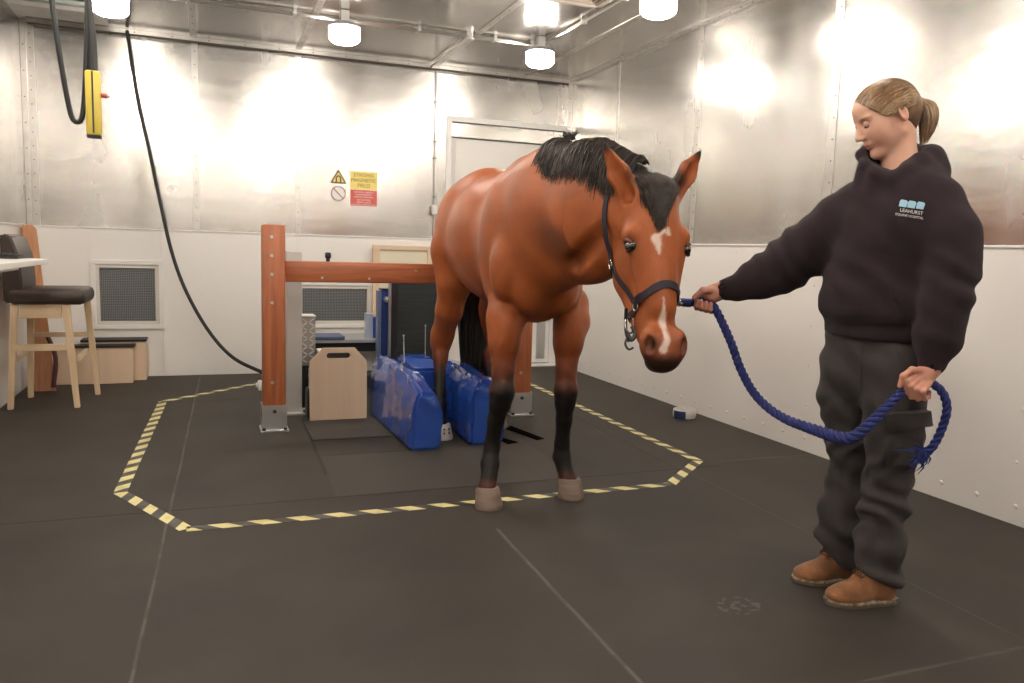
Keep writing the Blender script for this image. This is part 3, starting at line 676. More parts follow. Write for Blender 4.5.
# raised corner mat by the plywood board
bm = B(); box_(bm, .56,1.03,4.62,5.14,.0,.008,bev=.003); tag(obj('rubber_mat', bm, mat('worn_rubber',(.048,.042,.036),.6,noise=.3,nscale=6,bump=.2,bscale=300)), 'square of worn black rubber mat in front of the plywood board', 'mat')

# --- bar stool
t = thing('bar_stool', 'bar stool with pale wooden legs and dark brown padded seat, at the white desk', 'bar stool', (-1.0,6.15,0))
M_lth = mat('brown_leather', (.040,.026,.019), .42, bump=.15, bscale=120)
bm = B(); box_(bm, -1.20,-.755,5.90,6.40,.69,.79,bev=.035)
for v in bm.verts:
    if v.co.z > .74: v.co.z += .025*(1-((v.co.x+.975)/.24)**2)*(1-((v.co.y-6.15)/.26)**2)
bmesh.ops.subdivide_edges(bm, edges=bm.edges, cuts=1)
obj('seat', bm, M_lth, t, True, 60)
bm = B(); prof = [(-1.255,.70),(-1.175,.70),(-1.145,.80),(-1.155,1.0),(-1.20,1.13),(-1.25,1.145),(-1.265,1.12),(-1.255,.9)]
prism_(bm, prof, lambda u,v:(u+.03,5.92,v), (0,.46,0)); bmesh.ops.recalc_face_normals(bm, faces=bm.faces); bmesh.ops.bevel(bm, geom=list(bm.edges), offset=.012, segments=3, affect='EDGES')
obj('backrest', bm, M_lth, t, True, 60)
def sleg(xb,yb,xt,yt):
    bm = B(); s0,s1 = .017,.022
    q = [[(xb-s0,yb-s0),(xb+s0,yb-s0),(xb+s0,yb+s0),(xb-s0,yb+s0)],[(xt-s1,yt-s1),(xt+s1,yt-s1),(xt+s1,yt+s1),(xt-s1,yt+s1)]]
    A_ = [bm.verts.new((*p_,0)) for p_ in q[0]]; B_ = [bm.verts.new((*p_,.689)) for p_ in q[1]]
    bm.faces.new(A_[::-1]); bm.faces.new(B_)
    for k_ in range(4): bm.faces.new((A_[k_],A_[(k_+1)%4],B_[(k_+1)%4],B_[k_]))
    bmesh.ops.bevel(bm, geom=list(bm.edges), offset=.004, segments=2, affect='EDGES')
    obj('leg', bm, M_pine, t, True)
sleg(-1.215,5.945,-1.17,5.955); sleg(-.825,5.93,-.875,5.955); sleg(-1.175,6.37,-1.15,6.35); sleg(-.755,6.40,-.80,6.35)
for (a_,b2,z,h_) in (((-1.19,5.94),(-.845,5.94),.385,.045),((-1.15,6.36),(-.79,6.36),.43,.035)):
    bm = B(); box_(bm, a_[0],b2[0],a_[1]-.010,a_[1]+.010,z,z+h_,bev=.003); obj('stretcher', bm, M_pinex, t)
for x in (-1.185,-.815):
    bm = B(); box_(bm, x-.010,x+.010,5.965,6.355,.31,.345,bev=.003); obj('stretcher', bm, M_pine, t)
bm = B(); box_(bm, -1.14,-.90,5.945,5.965,.60,.686,bev=.003); obj('apron', bm, M_pinex, t)
# --- white desk on the left wall
t = thing('white_desk', 'white desk top fixed to the left wall in front of the bar stool', 'desk', (-1.1,5.0,.96))
bm = B(); box_(bm, XL+.0203,-.915,3.9,5.62,.965,.998,bev=.004); obj('top', bm, M_white, t)
bm = B(); box_(bm, XL+.0203,-1.05,4.0,5.5,.93,.964,bev=.003); obj('bracket', bm, M_alu, t)
t = thing('keyboard', 'black keyboard-like device lying on the white desk', 'keyboard', (-1.1,5.4,.999))
bm = B(); prism_(bm, [(0,0),(.20,0),(.20,.012),(0,.030)], lambda u,v:(-1.20+u*.9,5.33,.999+v), (0,.26,0)); bmesh.ops.bevel(bm, geom=list(bm.edges), offset=.003, segments=2, affect='EDGES'); obj('body', bm, M_blackp, t, True)
bm = B()
for i in range(5):
    for j in range(8): box_(bm, -1.185+i*.032,-1.160+i*.032,5.345+j*.03,5.37+j*.03,1.0275-i*.0026,1.0315-i*.0026,bev=.001)
obj('keys', bm, M_darkm, t)
# --- leaning red plank in the corner
t = thing('leaning_planks', 'reddish wooden planks leaning in the left corner behind the bar stool', 'plank', (-1.15,6.7,0))
M_pk = wood('plank', (.55,.27,.14), (.43,.19,.09), 'Z', .45)
for (xb,xt,y0,dy,h_,w) in ((-1.125,-1.225,6.62,.022,1.215,.11),(-1.165,-1.265,6.66,.022,1.20,.08)):
    bm = B(); prism_(bm, [(xb-w*.6,0),(xb+w*.6,0),(xt+w*.5,h_-.03),(xt+w*.25,h_),(xt-w*.3,h_)], lambda u,v:(max(u,-1.28),y0+(v/1.22)*.14,v), (0,dy,0)); obj('plank', bm, M_pk, t)
bm = B(); tube_(bm, [(-1.10,6.60,.42),(-1.05,6.60,.25),(-1.07,6.60,.03)], .016, 10, 4); obj('strap', bm, mat('maroon',(.10,.03,.035),.6), t, True)
# --- step boxes
def stepbox(x0,x1,y0,y1,h_,label,tx):
    t = thing('step_box', label, 'wooden box', ((x0+x1)/2,(y0+y1)/2,0))
    bm = B(); box_(bm, x0,x1,y0,y1,0,h_,bev=.004); obj('box', bm, M_ply, t)
    bm = B(); box_(bm, x0-tx[0],x1+tx[1],y0-.01,y1,h_+.0005,h_+.018,bev=.003); obj('tread', bm, M_black, t)
stepbox(-1.11,-.56,6.87,6.985,.285,'low plywood box with black rubber top behind the bar stool, the nearer one',(.01,.02))
stepbox(-.94,-.47,7.00,7.18,.315,'plywood box with black rubber top against the back wall, the one behind',(.0,.005))

# --- tape roll on the floor by the white wall
t = thing('feed_bowl', 'shallow grey-white ring with a blue patch on the floor by the right wall', 'bowl', (3.13,4.60,0))
cx_, cy_ = 3.125,4.70
bm = B()
prof = [(.066,.0),(.078,.004),(.082,.030),(.078,.060),(.072,.064),(.068,.060),(.067,.020),(.066,.012)]
rings = []
for r, z in prof: rings.append([bm.verts.new((cx_+r*math.cos(a), cy_+r*math.sin(a), z)) for a in (2*math.pi*k_/36 for k_ in range(36))])
rings.append(rings[0])
for A_, B_ in zip(rings, rings[1:]):
    for k_ in range(36): bm.faces.new((A_[k_], A_[(k_+1)%36], B_[(k_+1)%36], B_[k_]))
obj('ring', bm, mat('pale_grey_plastic',(.62,.58,.54),.4), t, True, 50)
bm = B(); cyl_(bm, (cx_,cy_,.001),(cx_,cy_,.008),.064,.064,32); obj('inner_base', bm, M_blackp, t, True)
bm = B(); lab_ = []
for i in range(11):
    a = R_(178+i*6.5); lab_.append((cx_+.0835*math.cos(a), cy_+.0835*math.sin(a)))
lo_ = [bm.verts.new((x,y,.006)) for x,y in lab_]; hi_ = [bm.verts.new((x,y,.056)) for x,y in lab_]
for i in range(10): bm.faces.new((lo_[i],lo_[i+1],hi_[i+1],hi_[i]))
bmesh.ops.solidify(bm, geom=list(bm.faces), thickness=.002)
obj('blue_patch', bm, mat('blue_label',(.06,.085,.25),.5), t)
# ================================================================== implicit surfaces for the living figures
class Field:
    def __init__(s, lo, hi, hs=None, ax=None):
        s.ax = ax or [np.arange(lo[i], hi[i]+hs[i], hs[i], dtype=np.float32) for i in range(3)]
        s.F = np.full([len(a) for a in s.ax], .25, np.float32)
    def sl(s, lo, hi):
        r = []
        for a, l, h in zip(s.ax, lo, hi):
            r.append(slice(max(0, int(np.searchsorted(a, l))-1), min(len(a), int(np.searchsorted(a, h))+1)))
        return tuple(r)
    def grid(s, S): return np.meshgrid(s.ax[0][S[0]], s.ax[1][S[1]], s.ax[2][S[2]], indexing='ij', sparse=True)
    def add(s, fn, lo, hi, k=.03, op='u'):
        m = k+.03
        S = s.sl([v-m for v in lo], [v+m for v in hi])
        if any(q.stop <= q.start for q in S): return
        d = fn(*s.grid(S)).astype(np.float32); F = s.F[S]
        if op == 'u':
            h = np.clip(.5+.5*(F-d)/k, 0, 1); s.F[S] = F*(1-h)+d*h-k*h*(1-h)
        else:
            d = -d; h = np.clip(.5-.5*(F-d)/k, 0, 1); s.F[S] = F*(1-h)+d*h+k*h*(1-h)
    def ell(s, c, r, k=.03, rot=None, op='u'):
        c = np.array(c, float); Rm = np.eye(3) if rot is None else np.array(rot)   # rows = local axes
        e = np.abs(Rm.T) @ np.array(r)
        def fn(x, y, z):
            p = [(x-c[0])*Rm[i][0]+(y-c[1])*Rm[i][1]+(z-c[2])*Rm[i][2] for i in range(3)]
            k0 = np.sqrt(sum((q/q_)**2 for q, q_ in zip(p, r))); k1 = np.sqrt(sum((q/(q_*q_))**2 for q, q_ in zip(p, r)))
            return k0*(k0-1)/np.maximum(k1, 1e-6)
        s.add(fn, c-e, c+e, k, op)
    def cone(s, a, b, r1, r2, k=.03, fd=None, ff=1.0, op='u'):
        """tapered limb, squeezed by ff along fd"""
        a = np.array(a, float); b = np.array(b, float)
        if fd is not None:
            fd = np.array(fd, float); fd /= np.linalg.norm(fd)
            b_ = b+fd*(np.dot(b-a, fd)*(1/ff-1))
        else: b_ = b
        ba = b_-a; l2 = ba@ba; rr = r1-r2; a2 = max(l2-rr*rr, 1e-8); il2 = 1/l2
        R = max(r1, r2)
        def fn(x, y, z):
            px, py, pz = x-a[0], y-a[1], z-a[2]
            if fd is not None:
                t = (px*fd[0]+py*fd[1]+pz*fd[2])*(1/ff-1); px = px+fd[0]*t; py = py+fd[1]*t; pz = pz+fd[2]*t
            yv = px*ba[0]+py*ba[1]+pz*ba[2]; zv = yv-l2
            vx, vy, vz = px*l2-ba[0]*yv, py*l2-ba[1]*yv, pz*l2-ba[2]*yv
            x2 = vx*vx+vy*vy+vz*vz; y2 = yv*yv*l2; z2 = zv*zv*l2
            kk = math.copysign(1, rr)*rr*rr*x2
            d = (np.sqrt(x2*a2*il2)+yv*rr)*il2-r1
            c1 = np.sign(zv)*a2*z2 > kk; c2 = np.sign(yv)*a2*y2 < kk
            d = np.where(c2, np.sqrt(x2+y2)*il2-r1, d); d = np.where(c1, np.sqrt(x2+z2)*il2-r2, d)
            return d*min(1, ff)
        s.add(fn, np.minimum(a-R, b-R), np.maximum(a+R, b+R), k, op)
    def chain(s, pts, k=.02, fd=None, ff=1.0):
        for (a, ra), (b, rb) in zip(pts, pts[1:]): s.cone(a, b, ra, rb, k, fd, ff)
    def mesh(s, name, smooth=1):
        F = s.F; ins = F < 0; nx, ny, nz = F.shape
        # surface nets
        cidx = -np.ones((nx-1, ny-1, nz-1), np.int64)
        cnt = np.zeros((nx-1, ny-1, nz-1), np.int8)
        for i in (0,1):
            for j in (0,1):
                for k in (0,1): cnt += ins[i:nx-1+i, j:ny-1+j, k:nz-1+k]
        act = np.argwhere((cnt > 0) & (cnt < 8)); cidx[act[:,0],act[:,1],act[:,2]] = np.arange(len(act))
        P = np.zeros((len(act),3)); W = np.zeros(len(act))
        A = [np.asarray(a, np.float64) for a in s.ax]
        cor = [(i,j,k) for i in (0,1) for j in (0,1) for k in (0,1)]
        def val(c): return F[act[:,0]+c[0], act[:,1]+c[1], act[:,2]+c[2]].astype(np.float64)
        def pos(c): return np.stack([A[d][act[:,d]+c[d]] for d in range(3)], 1)
        for c in cor:
            for d in range(3):
                if c[d]: continue
                c2 = list(c); c2[d] = 1
                a, b = val(c), val(c2); m = (a < 0) != (b < 0)
                t = np.where(m, a/np.where(m, a-b, 1), 0)
                p = pos(c)*(1-t)[:,None]+pos(c2)*t[:,None]
                P += p*m[:,None]; W += m
        P /= W[:,None]
        quads = []
        for d in range(3):
            o = [q for q in range(3) if q != d]
            sl0 = [slice(None)]*3; sl1 = [slice(None)]*3; sl0[d] = slice(0,-1); sl1[d] = slice(1,None)
            for q in o: sl0[q] = slice(1,-1); sl1[q] = slice(1,-1)
            a = ins[tuple(sl0)]; b = ins[tuple(sl1)]
            e = np.argwhere(a != b); 
            if not len(e): continue
            sg = a[e[:,0],e[:,1],e[:,2]]
            base = e.copy()
            for q in o: base[:,q] += 1
            def ci(u, v):
                t = base.copy(); t[:,o[0]] -= u; t[:,o[1]] -= v; return cidx[t[:,0],t[:,1],t[:,2]]
            Q = np.stack([ci(0,0),ci(1,0),ci(1,1),ci(0,1)],1)
            flip = sg if d != 1 else ~sg
            Q[~flip] = Q[~flip][:,::-1]
            quads.append(Q)
        Q = np.concatenate(quads)
        # light smoothing
        E = np.concatenate([Q[:,[0,1]],Q[:,[1,2]],Q[:,[2,3]],Q[:,[3,0]]])
        for _ in range(smooth):
            S_ = np.zeros_like(P); n = np.zeros(len(P))
            for c in range(3):
                S_[:,c] = np.bincount(E[:,0], P[E[:,1],c], len(P))+np.bincount(E[:,1], P[E[:,0],c], len(P))
            n = np.bincount(E[:,0], minlength=len(P))+np.bincount(E[:,1], minlength=len(P))
            P = P*.4+.6*S_/np.maximum(n,1)[:,None]
        return P, Q
def np_mesh(name, P, Q):
    me = bpy.data.meshes.new(name)
    me.vertices.add(len(P)); me.vertices.foreach_set('co', np.asarray(P,np.float32).ravel())
    me.loops.add(Q.size); me.loops.foreach_set('vertex_index', Q.astype(np.int32).ravel())
    me.polygons.add(len(Q)); me.polygons.foreach_set('loop_start', (np.arange(len(Q))*4).astype(np.int32)); me.polygons.foreach_set('loop_total', np.full(len(Q),4,np.int32))
    me.update(calc_edges=True); me.validate(); return me
def set_col(me, col):
    a = me.attributes.new('coat', 'FLOAT_COLOR', 'POINT')
    c = np.ones((len(col),4), np.float32); c[:,:3] = col; a.data.foreach_set('color', c.ravel())
def keep_largest(P, Q):
    """drop loose crumbs"""
    par = np.arange(len(P))
    E = np.concatenate([Q[:,[0,1]],Q[:,[1,2]],Q[:,[2,3]]])
    lab = np.arange(len(P))
    for _ in range(400):
        m = np.minimum(lab[E[:,0]], lab[E[:,1]]); new = lab.copy()
        np.minimum.at(new, E[:,0], m); np.minimum.at(new, E[:,1], m); new = new[new]
        if (new == lab).all(): break
        lab = new
    v, c = np.unique(lab, return_counts=True); big = v[c.argmax()]
    km = lab == big; idx = np.cumsum(km)-1
    return P[km], idx[Q[km[Q[:,0]]]]
def vnoise(P, sc, seed=0):
    """cheap smooth noise from summed sines"""
    r = np.random.default_rng(seed); o = np.zeros(len(P))
    for i in range(7):
        v = r.normal(size=3); v = v/np.linalg.norm(v)*sc*(.6+1.6*r.random()); o += np.sin(P@v+r.random()*6.28)
    return o/3.2
def sstep(a, b, x): t = np.clip((x-a)/(b-a), 0, 1); return t*t*(3-2*t)
def unit(v): v = np.array(v, float); return v/np.linalg.norm(v)

# ================================================================== the horse
hx = dict(
 fR=[(512,292,3.68,.105),(506,318,3.62,.088),(504,345,3.59,.066),(503,372,3.57,.048),(502,392,3.565,.054),(500,404,3.57,.046),(496,420,3.59,.036),(492,446,3.615,.034),(490,464,3.60,.040),(489,476,3.575,.034),(487,488,3.55,.037),(487,496,3.54,.044)],
 fL=[(570,304,3.80,.090),(572,322,3.74,.082),(568,345,3.71,.064),(566,372,3.695,.047),(566,391,3.69,.053),(565,403,3.69,.045),(564,420,3.71,.036),(562,444,3.74,.034),(562,457,3.745,.040),(564,467,3.735,.034),(567,477,3.72,.037),(569,484,3.715,.046)],
)
def P3(t): return atD(*t[:3])
CH = np.array([1.415, 3.42, 1.08])
zl, xl_ = 1.0, 1.0
ys = np.concatenate([np.arange(2.08,2.80,.0062), np.arange(2.80,3.1,.009), np.arange(3.1,5.06,.011)]).astype(np.float32)
xs_ = np.arange(1.0,1.95,.0075).astype(np.float32); zs = np.arange(-.01,1.74,.0075).astype(np.float32)
H = Field(None, None, ax=[xs_, ys, zs])
K = .08
H.ell((1.52,4.08,1.195),(.295,.58,.36),.06)                   # barrel
H.ell((1.44,3.58,1.17),(.225,.33,.37),K)                     # thorax
H.ell((1.46,3.60,1.42),(.10,.34,.17),K)                      # withers
H.ell((1.565,4.50,1.315),(.25,.38,.295),K)                    # croup
H.ell((1.43,4.60,1.20),(.160,.27,.30),K)                     # haunches
H.ell((1.70,4.62,1.20),(.155,.27,.30),K)
H.ell((1.405,3.37,1.03),(.19,.18,.225),.06)                    # breast
# shoulders
for c, rr in (((1.275,3.50,1.15),(.085,.17,.30)), ((1.545,3.55,1.08),(.075,.16,.26))):
    H.ell(c, rr, .035)
for c in ((1.33,3.24,.98),(1.48,3.26,.98)): H.ell(c, (.085,.08,.12), .03)   # pectorals
H.ell((1.235,3.31,1.04),(.07,.09,.13),.035); H.ell((1.555,3.35,.97),(.065,.09,.12),.035)  # points of shoulder
for key in ('fR','fL'):
    L_ = hx[key]
    H.chain([(P3(t), t[3]) for t in L_], .02)
    p = P3(L_[4]); H.ell(p+np.array([0,-.012,0]), (.042,.045,.06), .02)
    p = P3(L_[8]); H.ell(p+np.array([0,.020,-.005]), (.032,.034,.034), .02)      # sesamoids
    p = P3(L_[2]); H.ell(p+np.array([0,.0,.06]), (.062,.085,.12), .03)
    # tendon behind the cannon
    H.cone(P3(L_[5])+np.array([0,.03,0]), P3(L_[8])+np.array([0,.03,.01]), .018,.018,.02)
hR = [((1.41,4.60,1.12),.17),((1.375,4.56,.93),.100),((1.365,4.62,.76),.078),((1.365,4.755,.60),.068),((1.36,4.775,.54),.058),((1.35,4.74,.46),.041),((1.325,4.66,.25),.035),((1.315,4.63,.17),.044),((1.302,4.585,.11),.036),((1.302,4.555,.07),.046)]
hL = [((1.66,4.62,1.12),.20),((1.70,4.66,.93),.125),((1.71,4.80,.76),.085),((1.72,4.93,.60),.062),((1.72,4.945,.54),.056),((1.72,4.92,.46),.038),((1.725,4.85,.25),.035),((1.73,4.825,.17),.044),((1.73,4.78,.11),.036),((1.73,4.75,.07),.046)]
for L_ in (hR, hL): H.chain(L_, .035)
# neck
NB, NM, NT = atD(548,222,3.45), atD(593,216,3.12), atD(632,214,2.90)
nax = unit(NT-NB); lat = unit(np.cross(nax,(0,0,1)))
H.cone(NB+np.array([0,.12,-.02]), NB, .31, .30, .08, lat, .56)
H.cone(NB, NM, .30, .245, .05, lat, .52)
H.cone(NM, NT, .245, .160, .05, lat, .60)
# head frame
hd_down = unit(-CU*1.0 - CW*.22 + CR*.012)
hn0 = unit(-CW*.96 + CR*.22)
hl = unit(np.cross(hn0, hd_down)); 
if hl @ CR < 0: hl = -hl
hn = unit(np.cross(hd_down, hl)); 
if hn @ CW > 0: hn = -hn
HO = atD(653.5,182,2.80); HS = 1.085
def hp(l, n, d): return HO + hl*l*HS*1.10 + hn*n*HS + hd_down*d*HS*1.01
HR = np.array([hl, hn, hd_down])
k = .025
H.cone(NT, hp(0,-.05,.07), .150, .105, .05, lat, .62)
H.ell(hp(0,-.02,.06),(.085,.085,.085),.04,HR)               # poll
H.ell(hp(0,-.035,.175),(.088,.095,.14),.04,HR)             # cranium
H.cone(hp(0,-.01,.16), hp(0,.012,.42), .080,.050,.04, hn, .92)  # nasal bone
H.cone(hp(0,-.10,.25), hp(0,-.03,.52), .080,.048,.04)
for s_ in (-1,1):
    H.ell(hp(s_*.040,-.135,.235),(.052,.105,.115),.03,HR)   # jaw
    H.cone(hp(s_*.035,-.17,.29), hp(s_*.022,-.075,.50), .042,.028,.03)
    H.ell(hp(s_*.078,-.005,.185),(.030,.045,.042),.025,HR)  # brow
    H.cone(hp(s_*.070,.0,.235), hp(s_*.050,-.02,.38), .022,.014,.03)   # facial crest
    H.ell(hp(s_*.040,.010,.535),(.036,.042,.055),.02,HR)   # nostril bulge
    H.ell(hp(s_*.045,-.075,.12),(.045,.06,.07),.03,HR)
H.ell(hp(0,.0,.54),(.058,.052,.070),.03,HR)
H.ell(hp(0,.005,.585),(.050,.042,.035),.02,HR)              # upper lip
H.ell(hp(0,-.050,.578),(.040,.036,.036),.02,HR)             # chin
H.cone(hp(0,-.03,.46), hp(0,-.012,.57), .052,.050,.03)
for s_ in (-1,1):   # eye sockets, nostrils, lip line
    H.ell(hp(s_*.101,.010,.226),(.012,.019,.014),.012,HR,'s')
    H.ell(hp(s_*.052,.036,.545),(.015,.020,.030),.008,HR,'s')
H.cone(hp(-.07,-.02,.592), hp(-.07,-.035,.545), .006,.004,.008, op='s'); H.cone(hp(.07,-.02,.592), hp(.07,-.035,.545), .006,.004,.008, op='s')
F_noears = H.F.copy()
earL = [atD(630,200,2.80), atD(619,174,2.78), atD(604,143,2.76)]
earR = [atD(675,193,2.80), atD(688,172,2.80), atD(701,151,2.80)]
for E_, sgn in ((earL,-1),(earR,1)):
    fdv = unit(hn*.85+hl*sgn*.55); cv = fdv
    H.cone(E_[0], E_[1], .037,.039,.015, fdv, .60); H.cone(E_[1], E_[2], .039,.008,.012, fdv, .60)
    H.cone(E_[0]+cv*.036, E_[1]+cv*.032, .027,.027,.005, op='s'); H.cone(E_[1]+cv*.032, E_[2]+cv*.012, .027,.004,.005, op='s')
# jugular groove and shoulder hollow
H.cone(atD(575,262,3.08), atD(602,235,2.88), .02,.02,.05,op='s')
P, Q = H.mesh('horse_body', 2); P, Q = keep_largest(P, Q)
horse = thing('horse', 'bay horse with black mane and a white star standing on the black mat', 'horse', (1.42,3.9,0))
# coat colours: bay with black points
n1 = vnoise(P, 14, 1); n2 = vnoise(P, 55, 2)
bay = np.array([.35,.092,.026]); drk = np.array([.010,.0075,.0065]); dbay = np.array([.14,.030,.011])
col = np.repeat(bay[None], len(P), 0)*(1+.10*n1[:,None]+.05*n2[:,None])
def blend(col, c, w): return col*(1-w[:,None])+np.array(c)[None]*w[:,None]
front = P[:,1] < 4.1
lim = np.where(front, .66, .50)
col = blend(col, dbay, .8*sstep(lim+.16, lim-.08, P[:,2]+.03*n1)*(P[:,1] > 3.0))
col = blend(col, drk, sstep(lim-.0, lim-.18, P[:,2]+.03*n1+.02*n2)*(P[:,1] > 3.0))
q = (P-HO)/HS; cl, cn, cdn = q@hl/1.10, q@hn, q@hd_down
col = blend(col, dbay*1.2, .4*np.exp(-((P[:,2]-.095)/.02)**2)*(P[:,1] < 4))
hm = (P[:,1] < 3.0) & (cdn > -.02) & (np.abs(cl) < .2) & (cn > -.3)
hm = hm & (P@np.array([0,1,0]) < 2.95)
mz = hm*sstep(.535,.60,cdn+.012*n1)
col = blend(col, dbay, .55*mz*1.0); col = blend(col, drk, .9*hm*sstep(.555,.60,cdn-.15*cn+.008*n2))
col = blend(col, (.10,.045,.03), .6*hm*np.exp(-((np.abs(cl)-.05)**2+(cn-.03)**2+(cdn-.55)**2)/(2*.022**2)))
for s_ in (-1,1):   # dark rims of eyes and nostrils
    col = blend(col, drk, np.clip(1.3*np.exp(-((cl-s_*.096)**2+(cn-.012)**2+(cdn-.226)**2)/(2*.016**2)),0,1)*hm)
    col = blend(col, drk, np.clip(1.5*np.exp(-((cl-s_*.050)**2+(cn-.040)**2+(cdn-.547)**2)/(2*.012**2)),0,1)*hm)
white = np.array([.80,.62,.52])
def blaze(pts, w):
    best = np.full(len(P), 9.)
    for (a,b_,ra),(c,d,rb) in zip(pts, pts[1:]):
        ux, uy = c-a, d-b_; t = np.clip(((cl-a)*ux+(cdn-b_)*uy)/(ux*ux+uy*uy+1e-9),0,1)
        best = np.minimum(best, np.hypot(cl-a-t*ux, cdn-b_-t*uy)-(ra+(rb-ra)*t))
    return sstep(.004,-.002,best+.0025*n2)*hm*(cn > -.03)
STAR = [(-.024,.214,.011),(-.019,.232,.008),(-.017,.264,.002)]
STAR2 = [(-.004,.190,.004),(.006,.188,.009),(.012,.199,.005)]
STAR3 = [(-.018,.207,.003),(-.002,.193,.003)]
SNIP = [(-.010,.405,.001),(-.009,.45,.006),(-.009,.475,.009),(-.007,.505,.003),(-.006,.54,.006),(-.016,.566,.009)]
for s_ in (STAR, STAR2, STAR3, SNIP): col = blend(col, white, .92*blaze(s_, 1))
# dark ear tips and rims
for E_ in (earL, earR):
    t = (P-E_[0])@unit(E_[2]-E_[0])/np.linalg.norm(E_[2]-E_[0]); dist = np.linalg.norm(np.cross(P-E_[0], unit(E_[2]-E_[0])),axis=1)
    col = blend(col, drk, ((dist < .06)*sstep(.72,.95,t+.04*n1)))
# dark dorsal area under the mane, then the shaded neck patch
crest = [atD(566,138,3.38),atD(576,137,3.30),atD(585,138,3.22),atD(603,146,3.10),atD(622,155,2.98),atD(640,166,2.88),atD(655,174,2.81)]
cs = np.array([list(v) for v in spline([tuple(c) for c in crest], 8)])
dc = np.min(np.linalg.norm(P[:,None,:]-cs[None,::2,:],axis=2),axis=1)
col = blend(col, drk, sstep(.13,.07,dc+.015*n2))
gr = np.exp(-(np.sum(((P-atD(575,236,3.12))/np.array([.14,.22,.13]))**2,axis=1)))  # neck and chest patch: cast shade painted into the coat, mixed with dark hair
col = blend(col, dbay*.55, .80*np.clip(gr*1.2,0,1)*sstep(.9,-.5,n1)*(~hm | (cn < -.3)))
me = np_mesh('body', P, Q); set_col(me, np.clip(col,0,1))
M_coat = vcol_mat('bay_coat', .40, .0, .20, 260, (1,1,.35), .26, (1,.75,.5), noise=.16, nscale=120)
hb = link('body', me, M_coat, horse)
Pm = P.copy(); Qm = Q.copy()
_F1 = H.F; H.F = F_noears; Pn, Qn = H.mesh('n', 2); H.F = _F1
bvh_h = BVHTree.FromPolygons([tuple(v) for v in Pn], [tuple(int(i) for i in f) for f in Qn])
def snap(bvh, p, off):
    r = bvh.find_nearest(Vector(p))
    if r[0] is None: return Vector(p), Vector((0,0,1))
    return r[0]+r[1]*off, r[1]
# eyes
for s_ in (-1,1):
    bm = B(); sphere_(bm, hp(s_*.0835,.010,.226), .0215, n=20); obj('eye', bm, mat('horse_eye',(.010,.006,.004),.06,coat=1), horse, True)
    bm = B()   # upper eyelid
    pts = [hp(s_*(.086+.011*math.sin(math.pi*i/8)), -.016+.046*i/8, .222-.014*math.sin(math.pi*i/8)) for i in range(9)]
    tube_(bm, pts, .0062, 8, 3, rf=lambda s: .5+.7*math.sin(math.pi*s)); obj('eyelid', bm, mat('lid_dark',(.13,.035,.014),.5), horse, True)
    bm = B(); pts = [hp(s_*(.086+.008*math.sin(math.pi*i/8)), -.014+.042*i/8, .228+.015*math.sin(math.pi*i/8)) for i in range(9)]
    tube_(bm, pts, .004, 8, 3, rf=lambda s: .5+.7*math.sin(math.pi*s)); obj('lower_eyelid', bm, mat('lid_dark',(.05,.018,.010),.5), horse, True)
# hooves
M_hoof = mat('hoof_horn', (.25,.175,.135), .55, bump=.25, bscale=40, noise=.35, nscale=9, stretch=(1,1,4))
M_hoofw = mat('hoof_boot', (.62,.58,.53), .5)
def hoof(cx, cy, yaw, m, w=.057, h=.088, name='hoof', lab=None):
    bm = B(); rings = []
    cs_, sn = math.cos(yaw), math.sin(yaw); n = 28
    for z, r, off in ((0,1.10,-.010),(.006,1.12,-.010),(.02,1.09,-.007),(h*.55,1.01,.002),(h*.93,.93,.010),(h,.86,.012)):
        ring = []
        for i in range(n):
            a = 2*math.pi*i/n; u = w*r*math.cos(a); v = w*r*1.08*math.sin(a)
            if v > 0: v *= .82; u *= 1-.12*(v/w)
            zz = z*(1-(.28 if z > h*.5 else 0)*max(0,v)/w)
            v += off
            ring.append(bm.verts.new((cx+u*cs_-v*sn, cy+u*sn+v*cs_, zz+.0005)))
        rings.append(ring)
    for A_,B_ in zip(rings, rings[1:]):
        for k_ in range(n): bm.faces.new((A_[k_],A_[(k_+1)%n],B_[(k_+1)%n],B_[k_]))
    bm.faces.new(rings[0][::-1]); bm.faces.new(rings[-1])
    o = obj(name, bm, m, horse, True, 50)
    if lab: o['label'] = lab
    return o
pR, pL = P3(hx['fR'][-1]), P3(hx['fL'][-1])
hoof(pR[0], pR[1]-.012, .06, M_hoof); hoof(pL[0], pL[1]-.012, .0, M_hoof)
print('HOOF',pR,pL)
hoof(1.302, 4.52, .05, M_hoofw, .060, .088, 'hoof', 'white studded hoof'); hoof(1.73, 4.72, -.05, M_hoof, .058, .08)
for xx, zz in [(a, b_) for a in (-.030,-.002,.030) for b_ in (.018,.042,.066)]:
    yy = 4.52-.068*math.sqrt(max(0,1-(xx/.068)**2)); bm = B(); cyl_(bm, (1.302+xx,yy+.006,zz),(1.302+xx,yy-.006,zz),.005,.005,8); obj('stud', bm, M_darkm, horse, True)
